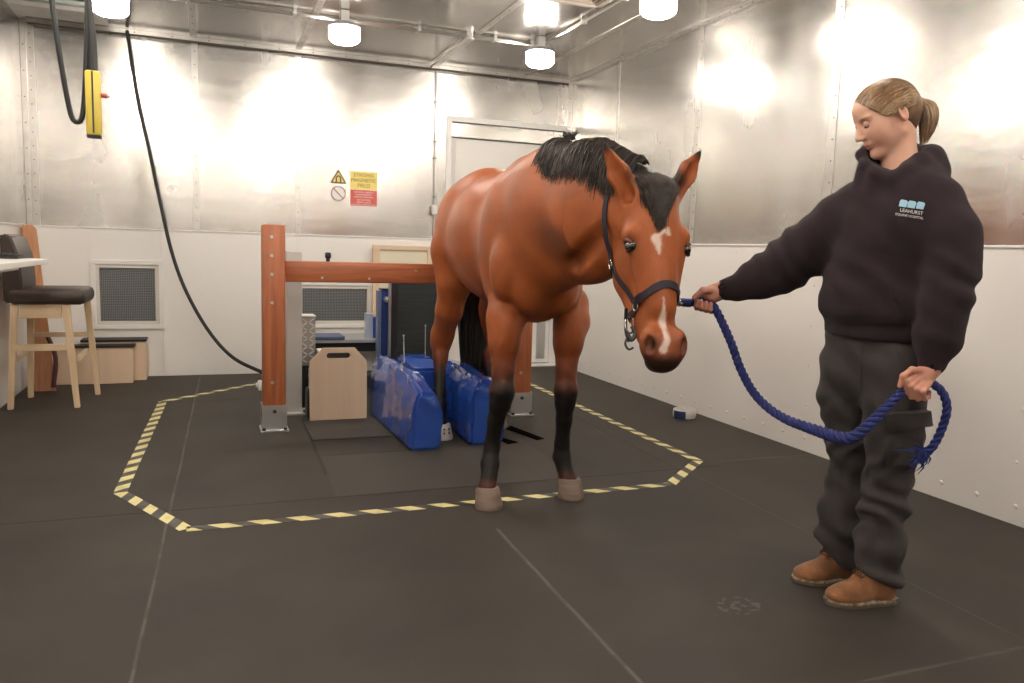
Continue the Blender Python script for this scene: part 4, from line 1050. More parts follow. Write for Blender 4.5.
# mane
def strand(bm, pts, w, n=4):
    Pp = [Vector(p) for p in pts]; fr = frames(Pp); m_ = len(Pp); rings = []
    for i, (p, (t_, u, v)) in enumerate(zip(Pp, fr)):
        s_ = i/(m_-1); ww = w*(1-.75*s_**2)
        rings.append([bm.verts.new(p+(u*math.cos(a)+v*math.sin(a))*ww) for a in (2*math.pi*q_/n for q_ in range(n))])
    for A_, B_ in zip(rings, rings[1:]):
        for q_ in range(n): bm.faces.new((A_[q_],A_[(q_+1)%n],B_[(q_+1)%n],B_[q_]))
M_mane = mat('mane_hair', (.050,.035,.026), .5, noise=.5, nscale=30, spec=.3, var=(.014,.010,.008))
bm = B(); side = unit(np.cross(nax,(0,0,1))); side = side if side@CR < 0 else -side   # the side the mane falls to
for i in range(2000):
    t_ = random.random()*.86; idx = t_*(len(cs)-1); i0 = int(idx); f_ = idx-i0; p0 = cs[i0]*(1-f_)+cs[min(i0+1,len(cs)-1)]*f_
    tip_len = .17+.05*math.sin(t_*3.1)+random.uniform(-.03,.035)
    if t_ > .8: tip_len *= .75
    p0 = p0+side*random.uniform(-.05,.03)+nax*random.uniform(-.02,.02)
    up0 = random.uniform(.0,.022); drift = nax*random.uniform(.02,.12)
    pts = []; lift = random.uniform(.005,.022)
    p = np.array(snap(bvh_h, p0+np.array([0,0,.04]), .0)[0]); d_ = unit(side*.8+np.array([0,0,.10]))
    ns = 8; step = tip_len/ns
    for j in range(ns+1):
        s_ = j/ns
        q_, nr = snap(bvh_h, p, .004+lift*math.sin(math.pi*min(1,s_*1.15+.08))*1.0+up0*.5)
        pts.append(q_)
        dirn = unit(d_*(1-s_*.7)+np.array([0,0,-1])*(.35+s_)+drift*3)
        p = np.array(q_)+dirn*step
    strand(bm, pts, random.uniform(.0016,.0032))
for i in range(70):   # tuft standing up at the base of the mane
    b0 = cs[2]+np.array([random.uniform(-.02,.02),random.uniform(-.04,.02),-.01]); dz = random.uniform(.02,.045)
    a_ = random.uniform(-.03,.03); strand(bm, [b0, b0+CR*a_*.5+np.array([0,0,dz*.6]), b0+CR*a_*1.2+np.array([0,0,dz])], .0018)
obj('mane', bm, M_mane, horse, True)
# forelock
bm = B()
def face_pt(l, d, off):
    r_ = bvh_h.ray_cast(Vector(hp(l,.30,d)), Vector(-hn)); 
    return (r_[0]+r_[1]*off) if r_[0] is not None else None
for i in range(1000):
    l0 = min(.060,max(-.060,random.gauss(.0,.031))); L_ = (.198-.07*abs(l0)/.05)*random.uniform(.72,1.0); pts = []; ns = 9
    tl = l0*.38-.014+random.gauss(0,.007); lift = random.uniform(.003,.017); d0 = random.uniform(-.005,.03)
    for j in range(ns+1):
        s_ = j/ns; q_ = face_pt(l0+(tl-l0)*s_**1.2, d0+(L_-d0)*s_, .003+lift*math.sin(math.pi*s_))
        if q_ is not None: pts.append(q_)
    if len(pts) > 4: strand(bm, pts, random.uniform(.0016,.003))
obj('forelock', bm, M_mane, horse, True)
# tail
bm = B()
for i in range(420):
    a_ = random.random()*6.28; rr = random.random()**.5
    x0 = 1.60+.03*rr*math.cos(a_); y0 = 4.87+.02*rr*math.sin(a_); xe = 1.625+.115*rr*math.cos(a_); L_ = random.uniform(.28,.40)
    strand(bm, [(x0,y0-.03,1.42),(x0,y0+.03,1.30),(x0*.5+xe*.5,y0+.05+.03*math.sin(a_),.95),(xe,y0+.04+.04*math.sin(a_),.65),(1.625+(xe-1.625)*.8,y0+.05,L_)], .006)
cyl_(bm, (1.57,4.86,1.44),(1.575,4.94,1.12),.036,.03,14)
obj('tail', bm, mat('tail_hair',(.012,.009,.008),.5), horse, True)

# ------------------------------------------------------------------ halter
M_web = mat('navy_webbing', (.022,.016,.030), .65, bump=.3, bscale=500)
M_ring = mat('nickel', (.55,.52,.48), .25, 1.0)
halter = thing('halter', 'dark navy webbing halter on the head of the bay horse', 'halter', tuple(hp(0,-.05,.45)))
def strap(name, pts, w, n=6, th=.0035, off=.003, parent=None, smooth_it=2, m=None):
    Pp = spline(pts, n); S_ = [snap(bvh_h, p, off) for p in Pp]
    for _ in range(smooth_it):
        c = [s[0] for s in S_]
        S_ = [(S_[i][0] if i in (0,len(S_)-1) else (c[i-1]+c[i]*2+c[i+1])/4, S_[i][1]) for i in range(len(S_))]
    nr = [s[1] for s in S_]
    for _ in range(3): nr = [((nr[max(i-1,0)]+nr[i]*2+nr[min(i+1,len(nr)-1)])).normalized() for i in range(len(nr))]
    bm = B(); rows = []
    for i in range(len(S_)):
        t_ = (S_[min(i+1,len(S_)-1)][0]-S_[max(i-1,0)][0]).normalized(); nn = nr[i]; b_ = t_.cross(nn).normalized(); nn = b_.cross(t_)
        p = S_[i][0]
        rows.append([bm.verts.new(p+b_*w/2), bm.verts.new(p+b_*w/2+nn*th), bm.verts.new(p-b_*w/2+nn*th), bm.verts.new(p-b_*w/2)])
    for A_, B_ in zip(rows, rows[1:]):
        for q_ in range(4): bm.faces.new((A_[q_],A_[(q_+1)%4],B_[(q_+1)%4],B_[q_]))
    bm.faces.new(rows[0][::-1]); bm.faces.new(rows[-1])
    return obj(name, bm, m or M_web, parent, True, 40)
rl_, rr_ = hp(-.075,-.045,.405), hp(.075,-.045,.385)
strap('noseband', [rl_, hp(-.065,.02,.385), hp(-.035,.07,.365), hp(0,.08,.357), hp(.035,.07,.360), hp(.065,.02,.370), rr_], .026, parent=halter)
strap('chin_strap', [hp(-.07,-.06,.415), hp(-.05,-.13,.425), hp(0,-.16,.43), hp(.05,-.13,.425), rr_], .024, parent=halter)
jl, jr = hp(-.10,-.16,.235), hp(.10,-.16,.235)
strap('cheek_strap', [rl_, hp(-.09,-.10,.34), jl], .024, parent=halter); strap('cheek_strap', [rr_, hp(.09,-.10,.32), jr], .024, parent=halter)
strap('crown_strap', [jl, hp(-.11,-.13,.15), hp(-.09,-.11,.06), hp(-.06,-.10,0), hp(0,-.09,-.04), hp(.06,-.10,0), hp(.10,-.12,.10), jr], .022, parent=halter)
strap('throat_strap', [jl, hp(-.06,-.22,.25), hp(0,-.25,.26), hp(.06,-.22,.25), jr], .022, parent=halter)
def ring_(c, n_, r, rt, name='ring', m=M_ring, sx=1.0, par=None, u=None):
    n_ = Vector(n_).normalized(); u = Vector(u) if u is not None else n_.orthogonal(); u = (u-n_*u.dot(n_)).normalized(); v = n_.cross(u)
    pts = [Vector(c)+u*r*math.cos(a)*sx+v*r*math.sin(a) for a in [2*math.pi*i/24 for i in range(25)]]
    bm = B(); tube_(bm, pts, rt, 8); return obj(name, bm, m, par or halter, True)
for c_ in (rl_, rr_, jl, jr):
    q_, nr = snap(bvh_h, c_, .008); ring_(q_, nr, .018, .0032)
# hanging ring and clip under the left cheek
q_ = hp(-.064,-.085,.455)
ring_(q_, (hn+hl*.2), .030, .0035, sx=.6, u=hl)
bm = B(); a_ = hp(-.078,-.070,.405); tube_(bm, [a_, hp(-.076,-.085,.44), hp(-.074,-.09,.48), hp(-.068,-.085,.51)], .006, 8, 4); obj('tab', bm, M_blackp, halter, True)
bm = B(); tube_(bm, [hp(-.074,-.085,.485), hp(-.062,-.08,.505), hp(-.050,-.08,.485), hp(-.056,-.085,.46)], .008, 8, 4); obj('clip', bm, M_blackp, halter, True)
bm = B(); tube_(bm, [hp(-.076,-.08,.50), hp(-.082,-.08,.52), hp(-.072,-.08,.536), hp(-.058,-.08,.53)], .004, 8, 4); obj('clip', bm, M_darkm, halter, True)
# ================================================================== the handler
G0 = np.array([2.0,2.03,0]); GV = np.array([.72,.694,0]); GV /= np.linalg.norm(GV); GR = np.array([GV[1],-GV[0],0]); GU = np.array([0,0,1.0])
def pt(x, y, b=0.0):
    """point on the upright plane through her stance, b metres behind it"""
    r = ray(x, y); t = (b-(CAM-G0)@GV)/(r@GV); return CAM+r*t
person = thing('person', 'woman in dark hoodie and charcoal cargo trousers holding a blue rope by the right wall', 'person', (2.04,2.0,0))
tf = unit(-GR*.50-GV*.86); ts = unit(GR*.86-GV*.50)           # torso front, towards her left
ff_ = unit(-GR*.90-GV*.42); hu0 = GU
ff = unit(ff_*math.cos(.44)-GU*math.sin(.44)); fs = unit(np.cross(GU, ff_)); fs = fs if fs@GV < 0 else -fs
fu = unit(np.cross(ff, fs)); fu = fu if fu[2] > 0 else -fu
fu = unit(fu+fs*.0); FO = pt(886,116,-.01)
def fp(f, s_, u): return FO+ff*f+fs*s_+fu*u
FR = np.array([ff, fs, fu])
lo = np.minimum(pt(690,320,.1), pt(960,320,-.3)); 
# resolution grid: fine round hands and head
def axis(lo, hi, fine, hf=.0031, hc=.009):
    out = [lo]; 
    while out[-1] < hi: 
        x = out[-1]; out.append(x+(hf if any(a <= x <= b for a, b in fine) else hc))
    return np.array(out, np.float32)
hRc, hLc = pt(706,298,.05), pt(918,382,-.17)
fine = [[(c[i]-.075, c[i]+.075) for c in (hRc, hLc)]+[(FO[i]-(.125 if i < 2 else .14), FO[i]+(.125 if i < 2 else .11))] for i in range(3)]
B_ = Field(None, None, ax=[axis(1.45,2.38,fine[0]), axis(1.70,2.62,fine[1]), axis(-.0,1.72,fine[2])])
k = .012
B_.ell(fp(-.010,0,.022),(.090,.073,.080),k,FR); B_.ell(fp(.045,0,.040),(.048,.052,.045),.02,FR)
B_.ell(fp(.020,0,-.020),(.072,.062,.088),.02,FR)
B_.cone(fp(.052,0,-.085), fp(.069,0,-.098), .024,.019,.02)     # chin
for s_ in (-1,1):
    B_.cone(fp(-.002,s_*.046,-.055), fp(.052,s_*.016,-.095), .020,.016,.022)   # jaw line
    B_.ell(fp(.050,s_*.036,-.030),(.024,.022,.034),.035,FR)      # cheek
    B_.ell(fp(.072,s_*.030,.020),(.011,.024,.007),.012,FR)      # brow
    B_.ell(fp(.091,s_*.031,.000),(.014,.019,.0115),.010,FR,'s') # socket
    B_.ell(fp(.101,s_*.010,-.036),(.009,.0065,.007),.005,FR)     # nostril wing
B_.cone(fp(.082,0,.010), fp(.104,0,-.030), .0065,.0095,.010)
B_.ell(fp(.106,0,-.033),(.008,.008,.007),.005,FR)
B_.ell(fp(.080,0,-.060),(.013,.024,.012),.010,FR)
B_.ell(fp(.086,0,-.0605),(.0075,.020,.0045),.004,FR); B_.ell(fp(.083,0,-.0715),(.008,.018,.0056),.004,FR)
B_.ell(fp(.093,0,-.0658),(.008,.019,.0013),.002,FR,'s')
for s_ in (-1,1):
    er = np.array([unit(ff*.9+fs*s_*.5), unit(fs*s_*.9-ff*.45), fu])
    B_.ell(fp(-.016,s_*.077,-.008),(.018,.009,.029),.006,er); B_.ell(fp(-.012,s_*.087,-.004),(.010,.007,.018),.004,er,'s')
nb = pt(900,186,.02)
B_.cone(fp(-.024,0,-.050), nb, .048,.056,.02)
B_.cone(nb, pt(898,220,.02), .075,.125,.04,tf,.6); B_.cone(pt(898,225,.02), pt(878,335,.02), .13,.11,.05,tf,.6)
# legs and feet inside the trousers
for hip, kn, an, to in ((pt(852,370,.07),pt(850,468,.12),pt(842,572,.145),pt(825,582,.09)),(pt(893,370,-.04),pt(889,470,-.02),pt(882,588,.012),pt(862,598,-.04))):
    B_.chain([(hip,.065),(kn,.042),(an,.032)],.03); B_.cone(an-GU*.02, np.array([to[0],to[1],.05]), .028,.022,.02)
# arms
shR, shL = pt(848,203,.07), pt(949,210,-.09)
elR, wrR = pt(786,256,.10), pt(719,291,.06)
elL, wrL = pt(951,292,-.14), pt(931,368,-.16)
B_.chain([(shR,.045),(elR,.040),(wrR,.026)],.02); B_.chain([(shL,.042),(elL,.040),(wrL,.026)],.02)
# right hand, closed round the rope, thumb along it
def finger(pts, r, k=.006):
    n = len(pts)
    for i in range(n-1): B_.cone(pts[i], pts[i+1], r*(1-.07*i), r*(1-.07*(i+1)), k)
B_.ell(pt(713,294,.055),(.034,.023,.030),.015,np.array([unit(GR*.8-GU*.35),unit(GV),unit(GU*.9+GR*.35)]))
B_.cone(wrR, pt(713,293,.055), .026,.024,.02)
finger([pt(712,290,.030),pt(703,290,.012),pt(694.5,297.5,.012)],.0118,.008)                 # thumb
for i,(x,y,r) in enumerate(((698,300,.0098),(702.7,301,.0102),(707.7,302.5,.0102),(712.5,303.5,.0092))):
    finger([pt(x+3,y-6,.085),pt(x,y+2,.092),pt(x-1.5,y+8,.060),pt(x-2,y+6,.030),pt(x-1.5,y+0,.022)], r)
# left hand on the hanging rope
B_.ell(pt(923,377,-.178),(.031,.018,.026),.012,np.array([unit(GR*.85+GU*.3),unit(GV),unit(GU*.85-GR*.3)]))
B_.cone(wrL, pt(923,377,-.18), .027,.026,.02)
finger([pt(925,371,-.19),pt(912,369.5,-.215),pt(903,376,-.225),pt(900,386,-.22)],.0100,.006)
for kx,ky,px_,py_,tx,ty,r in ((917,374,907,381,906,392,.0095),(921,378,911,386,911.5,397,.0095),(926,381,917,389.5,918,399,.009),(930,383,923,391.5,924.5,399,.0082)):
    finger([pt(kx,ky,-.198),pt(px_,py_,-.222),pt(tx,ty,-.205),pt(tx+4,ty-2,-.172),pt(tx+5,ty-7,-.16)], r, .004)
P, Q = B_.mesh('person_body', 1); P, Q = keep_largest(P, Q)
me = np_mesh('body', P, Q)
col = np.repeat(np.array([[.78,.44,.32]]), len(P), 0)
q = P-FO; lf, ls, lu = q@ff, q@fs, q@fu
def gs(cf, cs_, cu_, rf, rs, ru): return np.exp(-(((lf-cf)/rf)**2+((np.abs(ls)-cs_)/rs)**2+((lu-cu_)/ru)**2))
col = blend(col, (.68,.32,.24), .35*gs(.065,.04,-.035,.03,.02,.022)); col = blend(col, (.45,.13,.11), .85*np.clip(gs(.089,0,-.066,.010,.019,.0075)*1.2,0,1))
col = blend(col, (.42,.20,.14), .35*gs(.085,.03,.004,.02,.02,.010))
col = blend(col, (.17,.09,.045), .85*np.clip(1.3*gs(.082,.032,.0195,.02,.018,.0036),0,1))
hands = np.minimum(np.linalg.norm(P-hRc,axis=1), np.linalg.norm(P-hLc,axis=1)) < .11
col = blend(col, (.62,.26,.18), .7*hands)
col = blend(col, (.60,.28,.20), .6*gs(-.01,.08,-.008,.03,.02,.03))
set_col(me, col)
M_skin = vcol_mat('skin', .45, 0, .05, 300, spec=.4, subsurf=.15, noise=.04, nscale=50)
body = link('body', me, M_skin, person)
bvh_p = BVHTree.FromPolygons([tuple(v) for v in P], [tuple(int(i) for i in f) for f in Q])
# eyes looking down: eyeball, lid, lashes
M_eye = mat('eye_white',(.38,.33,.30),.15,coat=.5); M_iris = mat('iris',(.05,.035,.02),.1)
for s_ in (-1,1):
    bm = B(); sphere_(bm, fp(.0745,s_*.030,-.001), .0122, n=20); ey = obj('eye', bm, M_eye, person, True)
    bm = B(); c_ = fp(.0745,s_*.030,-.001)+unit(ff*.92-fu*.35)*.0102; sphere_(bm, c_, .0045, n=12); obj('iris', bm, M_iris, ey, True)
    bm = B(); sphere_(bm, fp(.0748,s_*.030,.001), .0134, n=24)
    kill = [v for v in bm.verts if (np.array(v.co)-fp(.0748,s_*.030,.001))@unit(fu*.86+ff*.50) < .0 ]
    bmesh.ops.delete(bm, geom=kill, context='VERTS'); lid = obj('eyelid', bm, M_lid if s_ > 0 else mat('eyelid_skin',(.50,.25,.18),.5) , person, True) if False else obj('eyelid', bm, mat('eyelid_skin',(.60,.31,.23),.5), person, True)
    bm = B(); pts = [fp(.0748,s_*.030,.0005)+ (ff*math.cos(a)+fs*math.sin(a))*.0136*.88 - fu*.0085 for a in [(-1.15+2.3*i/10) for i in range(11)]]
    tube_(bm, pts, .0012, 6); obj('eyelashes', bm, mat('lash',(.03,.018,.012),.6), person, True)
# hair
hx0 = Field(None, None, ax=[np.arange(FO[0]-.17,FO[0]+.19,.004,dtype=np.float32), np.arange(FO[1]-.17,FO[1]+.17,.004,dtype=np.float32), np.arange(FO[2]-.12,FO[2]+.16,.004,dtype=np.float32)])
HC = (-.008,0,.024); HRr = (.099,.082,.086)
hx0.ell(fp(*HC), HRr, .001, FR)
hx0.ell(fp(-.070,0,.0),(.040,.055,.055),.02,FR); hx0.ell(fp(-.052,0,-.030),(.036,.050,.052),.02,FR)
def cutf(nf, nu, c, ns=0):
    def fn(x,y,z):
        a = (x-FO[0])*ff[0]+(y-FO[1])*ff[1]+(z-FO[2])*ff[2]; u_ = (x-FO[0])*fu[0]+(y-FO[1])*fu[1]+(z-FO[2])*fu[2]; s2 = np.abs((x-FO[0])*fs[0]+(y-FO[1])*fs[1]+(z-FO[2])*fs[2])
        return np.maximum(-(a*nf+u_*nu-c+s2*ns), -.5)
    return fn
def facecut(x,y,z):
    a = (x-FO[0])*ff[0]+(y-FO[1])*ff[1]+(z-FO[2])*ff[2]; u_ = (x-FO[0])*fu[0]+(y-FO[1])*fu[1]+(z-FO[2])*fu[2]; s2 = np.abs((x-FO[0])*fs[0]+(y-FO[1])*fs[1]+(z-FO[2])*fs[2])
    # region in front of / below the hairline is removed
    d1 = u_-(.072-.62*np.maximum(0,s2-.02)-.0*a)        # height of hairline above the forehead and temples
    d2 = (.022-.25*s2)-a                                 # behind this everything is hair
    return np.maximum(np.maximum(d1, d2)*-1, -1)*-1
hx0.add(facecut, FO-.2, FO+.2, .012, 's') if False else None
def keepfn(x,y,z):
    a = (x-FO[0])*ff[0]+(y-FO[1])*ff[1]+(z-FO[2])*ff[2]; u_ = (x-FO[0])*fu[0]+(y-FO[1])*fu[1]+(z-FO[2])*fu[2]; s2 = np.abs((x-FO[0])*fs[0]+(y-FO[1])*fs[1]+(z-FO[2])*fs[2])
    hl_ = np.where(a > .0, .008+.62*a-np.minimum(.030,1.0*np.maximum(0,s2-.036))*np.clip(a/.025,0,1)+.010*np.sin(np.clip((a-.0)/.09,0,1)*3.14), .008+1.5*a)   # hairline height as a function of depth
    return hl_-u_                                        # negative above the hairline
S_ = hx0.sl(FO-.3, FO+.3); hx0.F = np.maximum(hx0.F, keepfn(*hx0.grid(S_)).astype(np.float32)*.8)
P2, Q2 = hx0.mesh('hair', 2); P2, Q2 = keep_largest(P2, Q2)
hm_ = np_mesh('hair', P2, Q2)
M_hair = mat('blond_hair', (.25,.14,.068), .42, var=(.10,.048,.022), nscale=22, noise=.5, spec=.5, sheen=.1)
M_hair2 = mat('blond_hair_light', (.52,.35,.19), .40, var=(.25,.14,.065), nscale=30, noise=.5)
hair = link('hair', hm_, M_hair, person)
root = fp(-.112,.004,.012)
def ellp(th, ph, e=0.0):   # th from front over the crown to the back
    return fp(HC[0]+(HRr[0]+e)*math.cos(th)*math.cos(ph), (HRr[1]+e)*math.sin(ph), HC[2]+(HRr[2]+e)*math.sin(th)*math.cos(ph))
bms = [B(), B()]
for i in range(1300):
    sd = random.choice((-1,1)); u0 = random.random()
    st = np.array([.088-.086*u0**1.2+random.uniform(-.003,.003), sd*(.002+.080*u0**.70), 0]); st[2] = .010+.62*max(0,st[0])-min(.030,1.0*max(0,abs(st[1])-.036))*min(1,max(0,st[0])/.025)+.010*math.sin(min(1,max(0,st[0]/.09))*3.14)+random.uniform(-.002,.004)
    if random.random() < .45: st = st*.6+np.array([-.02,0,.105])*.4+np.array([random.uniform(-.03,.02),sd*random.uniform(0,.03),random.uniform(-.01,.02)])
    en = np.array([-.104,.004+random.uniform(-.010,.010),.012+random.uniform(-.010,.012)])
    pts = []
    for j in range(11):
        t_ = j/10; c_ = st*(1-t_)+en*t_; c_ = c_+np.array([0,0,.035*math.sin(math.pi*t_)*(1-.9*abs(st[1])/.083)])
        loc = c_-np.array(HC); e_ = math.sqrt(sum((loc[m_]/HRr[m_])**2 for m_ in range(3)))
        tgt = 1.012+.010*random.random()
        if t_ < .93: c_ = np.array(HC)+loc/e_*tgt
        pts.append(fp(*c_))
    strand(bms[0 if random.random() < .6 else 1], pts, random.uniform(.0009,.0019))
obj('hair_strands', bms[0], M_hair, person, True); obj('hair_strands', bms[1], M_hair2, person, True)
bm = B(); bm2 = B()
tl = [fp(-.100,.004,.010), pt(920,104,.05), pt(926,109,.05), pt(929,121,.045), pt(927,135,.04), pt(923,146,.04)]
tls = np.array([list(v) for v in spline([tuple(c) for c in tl], 5)])
for i in range(360):
    a_ = random.random()*6.28; r_ = random.random()**.5
    ox, oz = r_*math.cos(a_), r_*math.sin(a_); ln = random.uniform(.72,1.0); n_ = int(len(tls)*ln); pts = []
    for j in range(0,n_,2):
        s_ = j/len(tls); w_ = .010+.036*math.sin(math.pi*min(1,s_*.95+.05))**.8
        pts.append(tls[j]+GR*ox*w_*.62+GV*oz*w_+GU*ox*w_*.3)
    if len(pts) > 3: strand(bm if random.random() < .55 else bm2, pts, .0024)
obj('ponytail', bm, M_hair, person, True); obj('ponytail', bm2, M_hair2, person, True)
bm = B(); c_ = fp(-.106,.004,.012); pts = [c_+fs*.014*math.cos(a)+fu*.014*math.sin(a) for a in [2*math.pi*i/16 for i in range(17)]]; tube_(bm, pts, .004, 8); obj('hair_tie', bm, M_blackp, person, True)

# ---- clothes
def cloth(name, Fd, m, disp, off=0, smooth=2):
    P_, Q_ = Fd.mesh(name, smooth); P_, Q_ = keep_largest(P_, Q_)
    me_ = np_mesh(name, P_, Q_)
    N_ = np.empty(len(P_)*3, np.float32); me_.vertices.foreach_get('normal', N_); N_ = N_.reshape(-1,3)
    P_ = P_+N_*disp(P_)[:,None]; me_.vertices.foreach_set('co', P_.astype(np.float32).ravel()); me_.update()
    bv = BVHTree.FromPolygons([tuple(v) for v in P_], [tuple(int(i) for i in f) for f in Q_])
    return link(name, me_, m, person), bv
M_hood = mat('hoodie_fleece', (.037,.023,.028), .9, noise=.25, nscale=8, bump=.5, bscale=420, spec=.15, sheen=.08)
M_rib = mat('hoodie_rib', (.030,.021,.023), .85, bump=.5, bscale=300, spec=.2)
M_trs = mat('trouser_twill', (.072,.062,.060), .8, noise=.25, nscale=7, bump=.4, bscale=500, spec=.2, sheen=.08)
HF = Field(None, None, ax=[np.arange(1.48,2.42,.0075,dtype=np.float32), np.arange(1.66,2.62,.0075,dtype=np.float32), np.arange(.78,1.58,.0075,dtype=np.float32)])
HF.cone(pt(900,212,.0), pt(893,234,.0), .155,.182,.05,tf,.64)
HF.cone(pt(893,234,.0), pt(874,308,.0), .182,.183,.05,tf,.72)
HF.cone(pt(874,308,.0), pt(873,326,.0), .183,.176,.03,tf,.74)
HF.cone(pt(902,192,.0), pt(900,215,.0), .10,.155,.05,tf,.7)
_g = HF.grid(HF.sl([-9]*3,[9]*3)); zh1, zh0 = pt(873,326,-.12)[2], pt(873,340,-.12)[2]
_d = (zh1-_g[2])+np.zeros_like(HF.F); _h = np.clip(.5-.5*(_d-HF.F)/.05,0,1); HF.F = _d*(1-_h)+HF.F*_h+.05*_h*(1-_h)
_F0 = HF.F.copy(); HF.F[:] = .25
HF.cone(pt(873,300,.0), pt(873,345,.0), .163,.160,.010,tf,.74)
HF.F = np.maximum(np.maximum(HF.F, (zh0-_g[2])), _g[2]-zh1-.02); _h = np.clip(.5+.5*(_F0-HF.F)/.012,0,1); HF.F = _F0*(1-_h)+HF.F*_h-.012*_h*(1-_h)
HF.chain([(pt(855,208,.06),.076),(pt(838,224,.07),.086),(pt(808,248,.09),.086),(pt(786,265,.095),.078),(pt(762,277,.09),.064),(pt(738,288,.07),.046)],.04)
HF.chain([(pt(938,206,-.06),.078),(pt(949,234,-.09),.084),(pt(949,268,-.12),.077),(pt(946,300,-.14),.070),(pt(939,334,-.15),.064),(pt(935,347,-.155),.056)],.025)
HF.chain([(pt(733,288,.065),.038),(pt(723,291,.06),.034)],.005)
HF.chain([(pt(934,354,-.157),.044),(pt(931,365,-.16),.040)],.005)
# hood lying round the neck
hd = [(862,155,-.01,.011),(866,166,-.05,.014),(875,174,-.08,.015),(892,180,-.09,.015),(908,171,-.08,.018),(921,160,-.05,.022),(930,156,.0,.026),(931,156,.06,.030),(915,154,.10,.030),(888,153,.09,.020),(866,152,.04,.013),(862,155,-.01,.011)]
HF.chain([(pt(*h[:3]),h[3]) for h in hd],.022)
hd2 = [(868,176,-.02,.024),(877,187,-.06,.022),(894,192,-.07,.022),(911,187,-.06,.026),(927,178,-.03,.034),(934,171,.02,.038),(930,168,.08,.038),(905,165,.10,.03),(878,166,.07,.024),(868,176,-.02,.024)]
HF.chain([(pt(*h[:3]),h[3]) for h in hd2],.035)
# keep the neck opening free
HF.cone(nb-GU*.10+tf*.005, fp(-.026,0,-.05), .055,.062,.015, op='s')
HF.cone(pt(893,168,-.07), pt(886,145,-.04), .012,.050,.012, op='s')
HF.cone(wrR+(pt(727,290,.06)-wrR)*.6, wrR+unit(wrR-elR)*.03, .0285,.0285,.004, op='s'); HF.cone(pt(932,362,-.16), wrL+unit(wrL-elL)*.03, .030,.030,.004, op='s')
def dh(P_):
    z = P_[:,2]; n = vnoise(P_*np.array([1,1,1]), 16, 11); n2 = vnoise(P_, 34, 12)
    f = .0050*n+.0028*n2
    # diagonal drag folds from the reaching arm and creases on both sleeves
    a = (P_-pt(850,230,.0)); r = a@GR; u_ = a@GU
    f += .0065*np.sin((r*.75+u_*.9)*62+1.1*n)*np.exp(-((r-.02)/.16)**2-((u_+.10)/.17)**2)
    f += .0075*np.sin((a@unit(wrR-shR))*85+1.6*n)*np.exp(-((a-(elR-pt(850,230,.0)))**2).sum(1)/.016)
    c_ = P_-elL; f += .0045*np.sin(c_@GU*80+r*25+1.5*n)*np.exp(-(c_**2).sum(1)/.022)
    return f
hoodie, bvh_hd = cloth('hoodie', HF, M_hood, dh)
def cam_snap(bv, x, y, off):
    p0 = CAM; d = unit(ray(x,y)); r = bv.ray_cast(Vector(p0), Vector(d))
    return (r[0]+r[1]*off, r[1]) if r[0] is not None else (None, None)
def patch(name, bv, poly, th, m, parent, nu=14, nv=14, label=None, base=-.004):
    """cloth patch lying on a garment; poly = 4 corners"""
    bm = B(); top = []; bot = []
    for i in range(nu+1):
        rt, rb = [], []
        for j in range(nv+1):
            u, v = i/nu, j/nv
            x = (poly[0][0]*(1-u)+poly[1][0]*u)*(1-v)+(poly[3][0]*(1-u)+poly[2][0]*u)*v; y = (poly[0][1]*(1-u)+poly[1][1]*u)*(1-v)+(poly[3][1]*(1-u)+poly[2][1]*u)*v
            q1, _ = cam_snap(bv, x, y, th); q0, _ = cam_snap(bv, x, y, base)
            if q1 is None: bm.free(); return None
            rt.append(bm.verts.new(q1)); rb.append(bm.verts.new(q0))
        top.append(rt); bot.append(rb)
    for i in range(nu):
        for j in range(nv):
            bm.faces.new((top[i][j],top[i+1][j],top[i+1][j+1],top[i][j+1])); bm.faces.new((bot[i][j],bot[i][j+1],bot[i+1][j+1],bot[i+1][j]))
    for i in range(nu):
        bm.faces.new((top[i][0],bot[i][0],bot[i+1][0],top[i+1][0])); bm.faces.new((top[i][nv],top[i+1][nv],bot[i+1][nv],bot[i][nv]))
    for j in range(nv):
        bm.faces.new((top[0][j],top[0][j+1],bot[0][j+1],bot[0][j])); bm.faces.new((top[nu][j],bot[nu][j],bot[nu][j+1],top[nu][j+1]))
    return obj(name, bm, m, parent, True, 60)
# kangaroo pocket
patch('front_pocket', bvh_hd, [(842,281),(886,280),(903,322),(838,324)], .004, M_hood, person)
# embroidered badge on her left chest: three pale blue blocks over two lines of lettering
M_lblue = mat('badge_blue',(.36,.60,.74),.6); M_lwhite = mat('badge_white',(.80,.76,.74),.6)
def badge(bm, x0, y0, sx, sy, skew, m, name, slope=.16):
    for v in bm.verts:
        X = x0+v.co.x*sx+v.co.y*skew; Y = y0-v.co.y*sy+v.co.x*sx*slope
        q1, _ = cam_snap(bvh_hd, X, Y, .0025)
        if q1 is not None: v.co = q1
    return obj(name, bm, m, hoodie, normals=False)
for i, (xx, g) in enumerate(((903.6,0),(911.8,1),(920.4,2))):
    bm = B(); f_ = [(-3.7,-3.4),(3.6,-3.4),(4.1,2.0),(2.6,3.4),(-2.8,3.6),(-3.9,1.6)]
    vs = [bm.verts.new((a,b2,0)) for a,b2 in f_]; bm.faces.new(vs); bmesh.ops.triangulate(bm, faces=bm.faces)
    bmesh.ops.subdivide_edges(bm, edges=bm.edges, cuts=2)
    badge(bm, xx, 204.6+(xx-911)*.12, 1, 1, .28, M_lblue, 'badge_block')
badge(text_bm('LEAHURST', 5.0), 911.5, 212.0, .96, 1, .2, M_lwhite, 'badge_lettering', .16)
badge(text_bm('EQUINE HOSPITAL', 3.4), 909.5, 216.4, .98, 1, .2, M_lwhite, 'badge_lettering', .16)
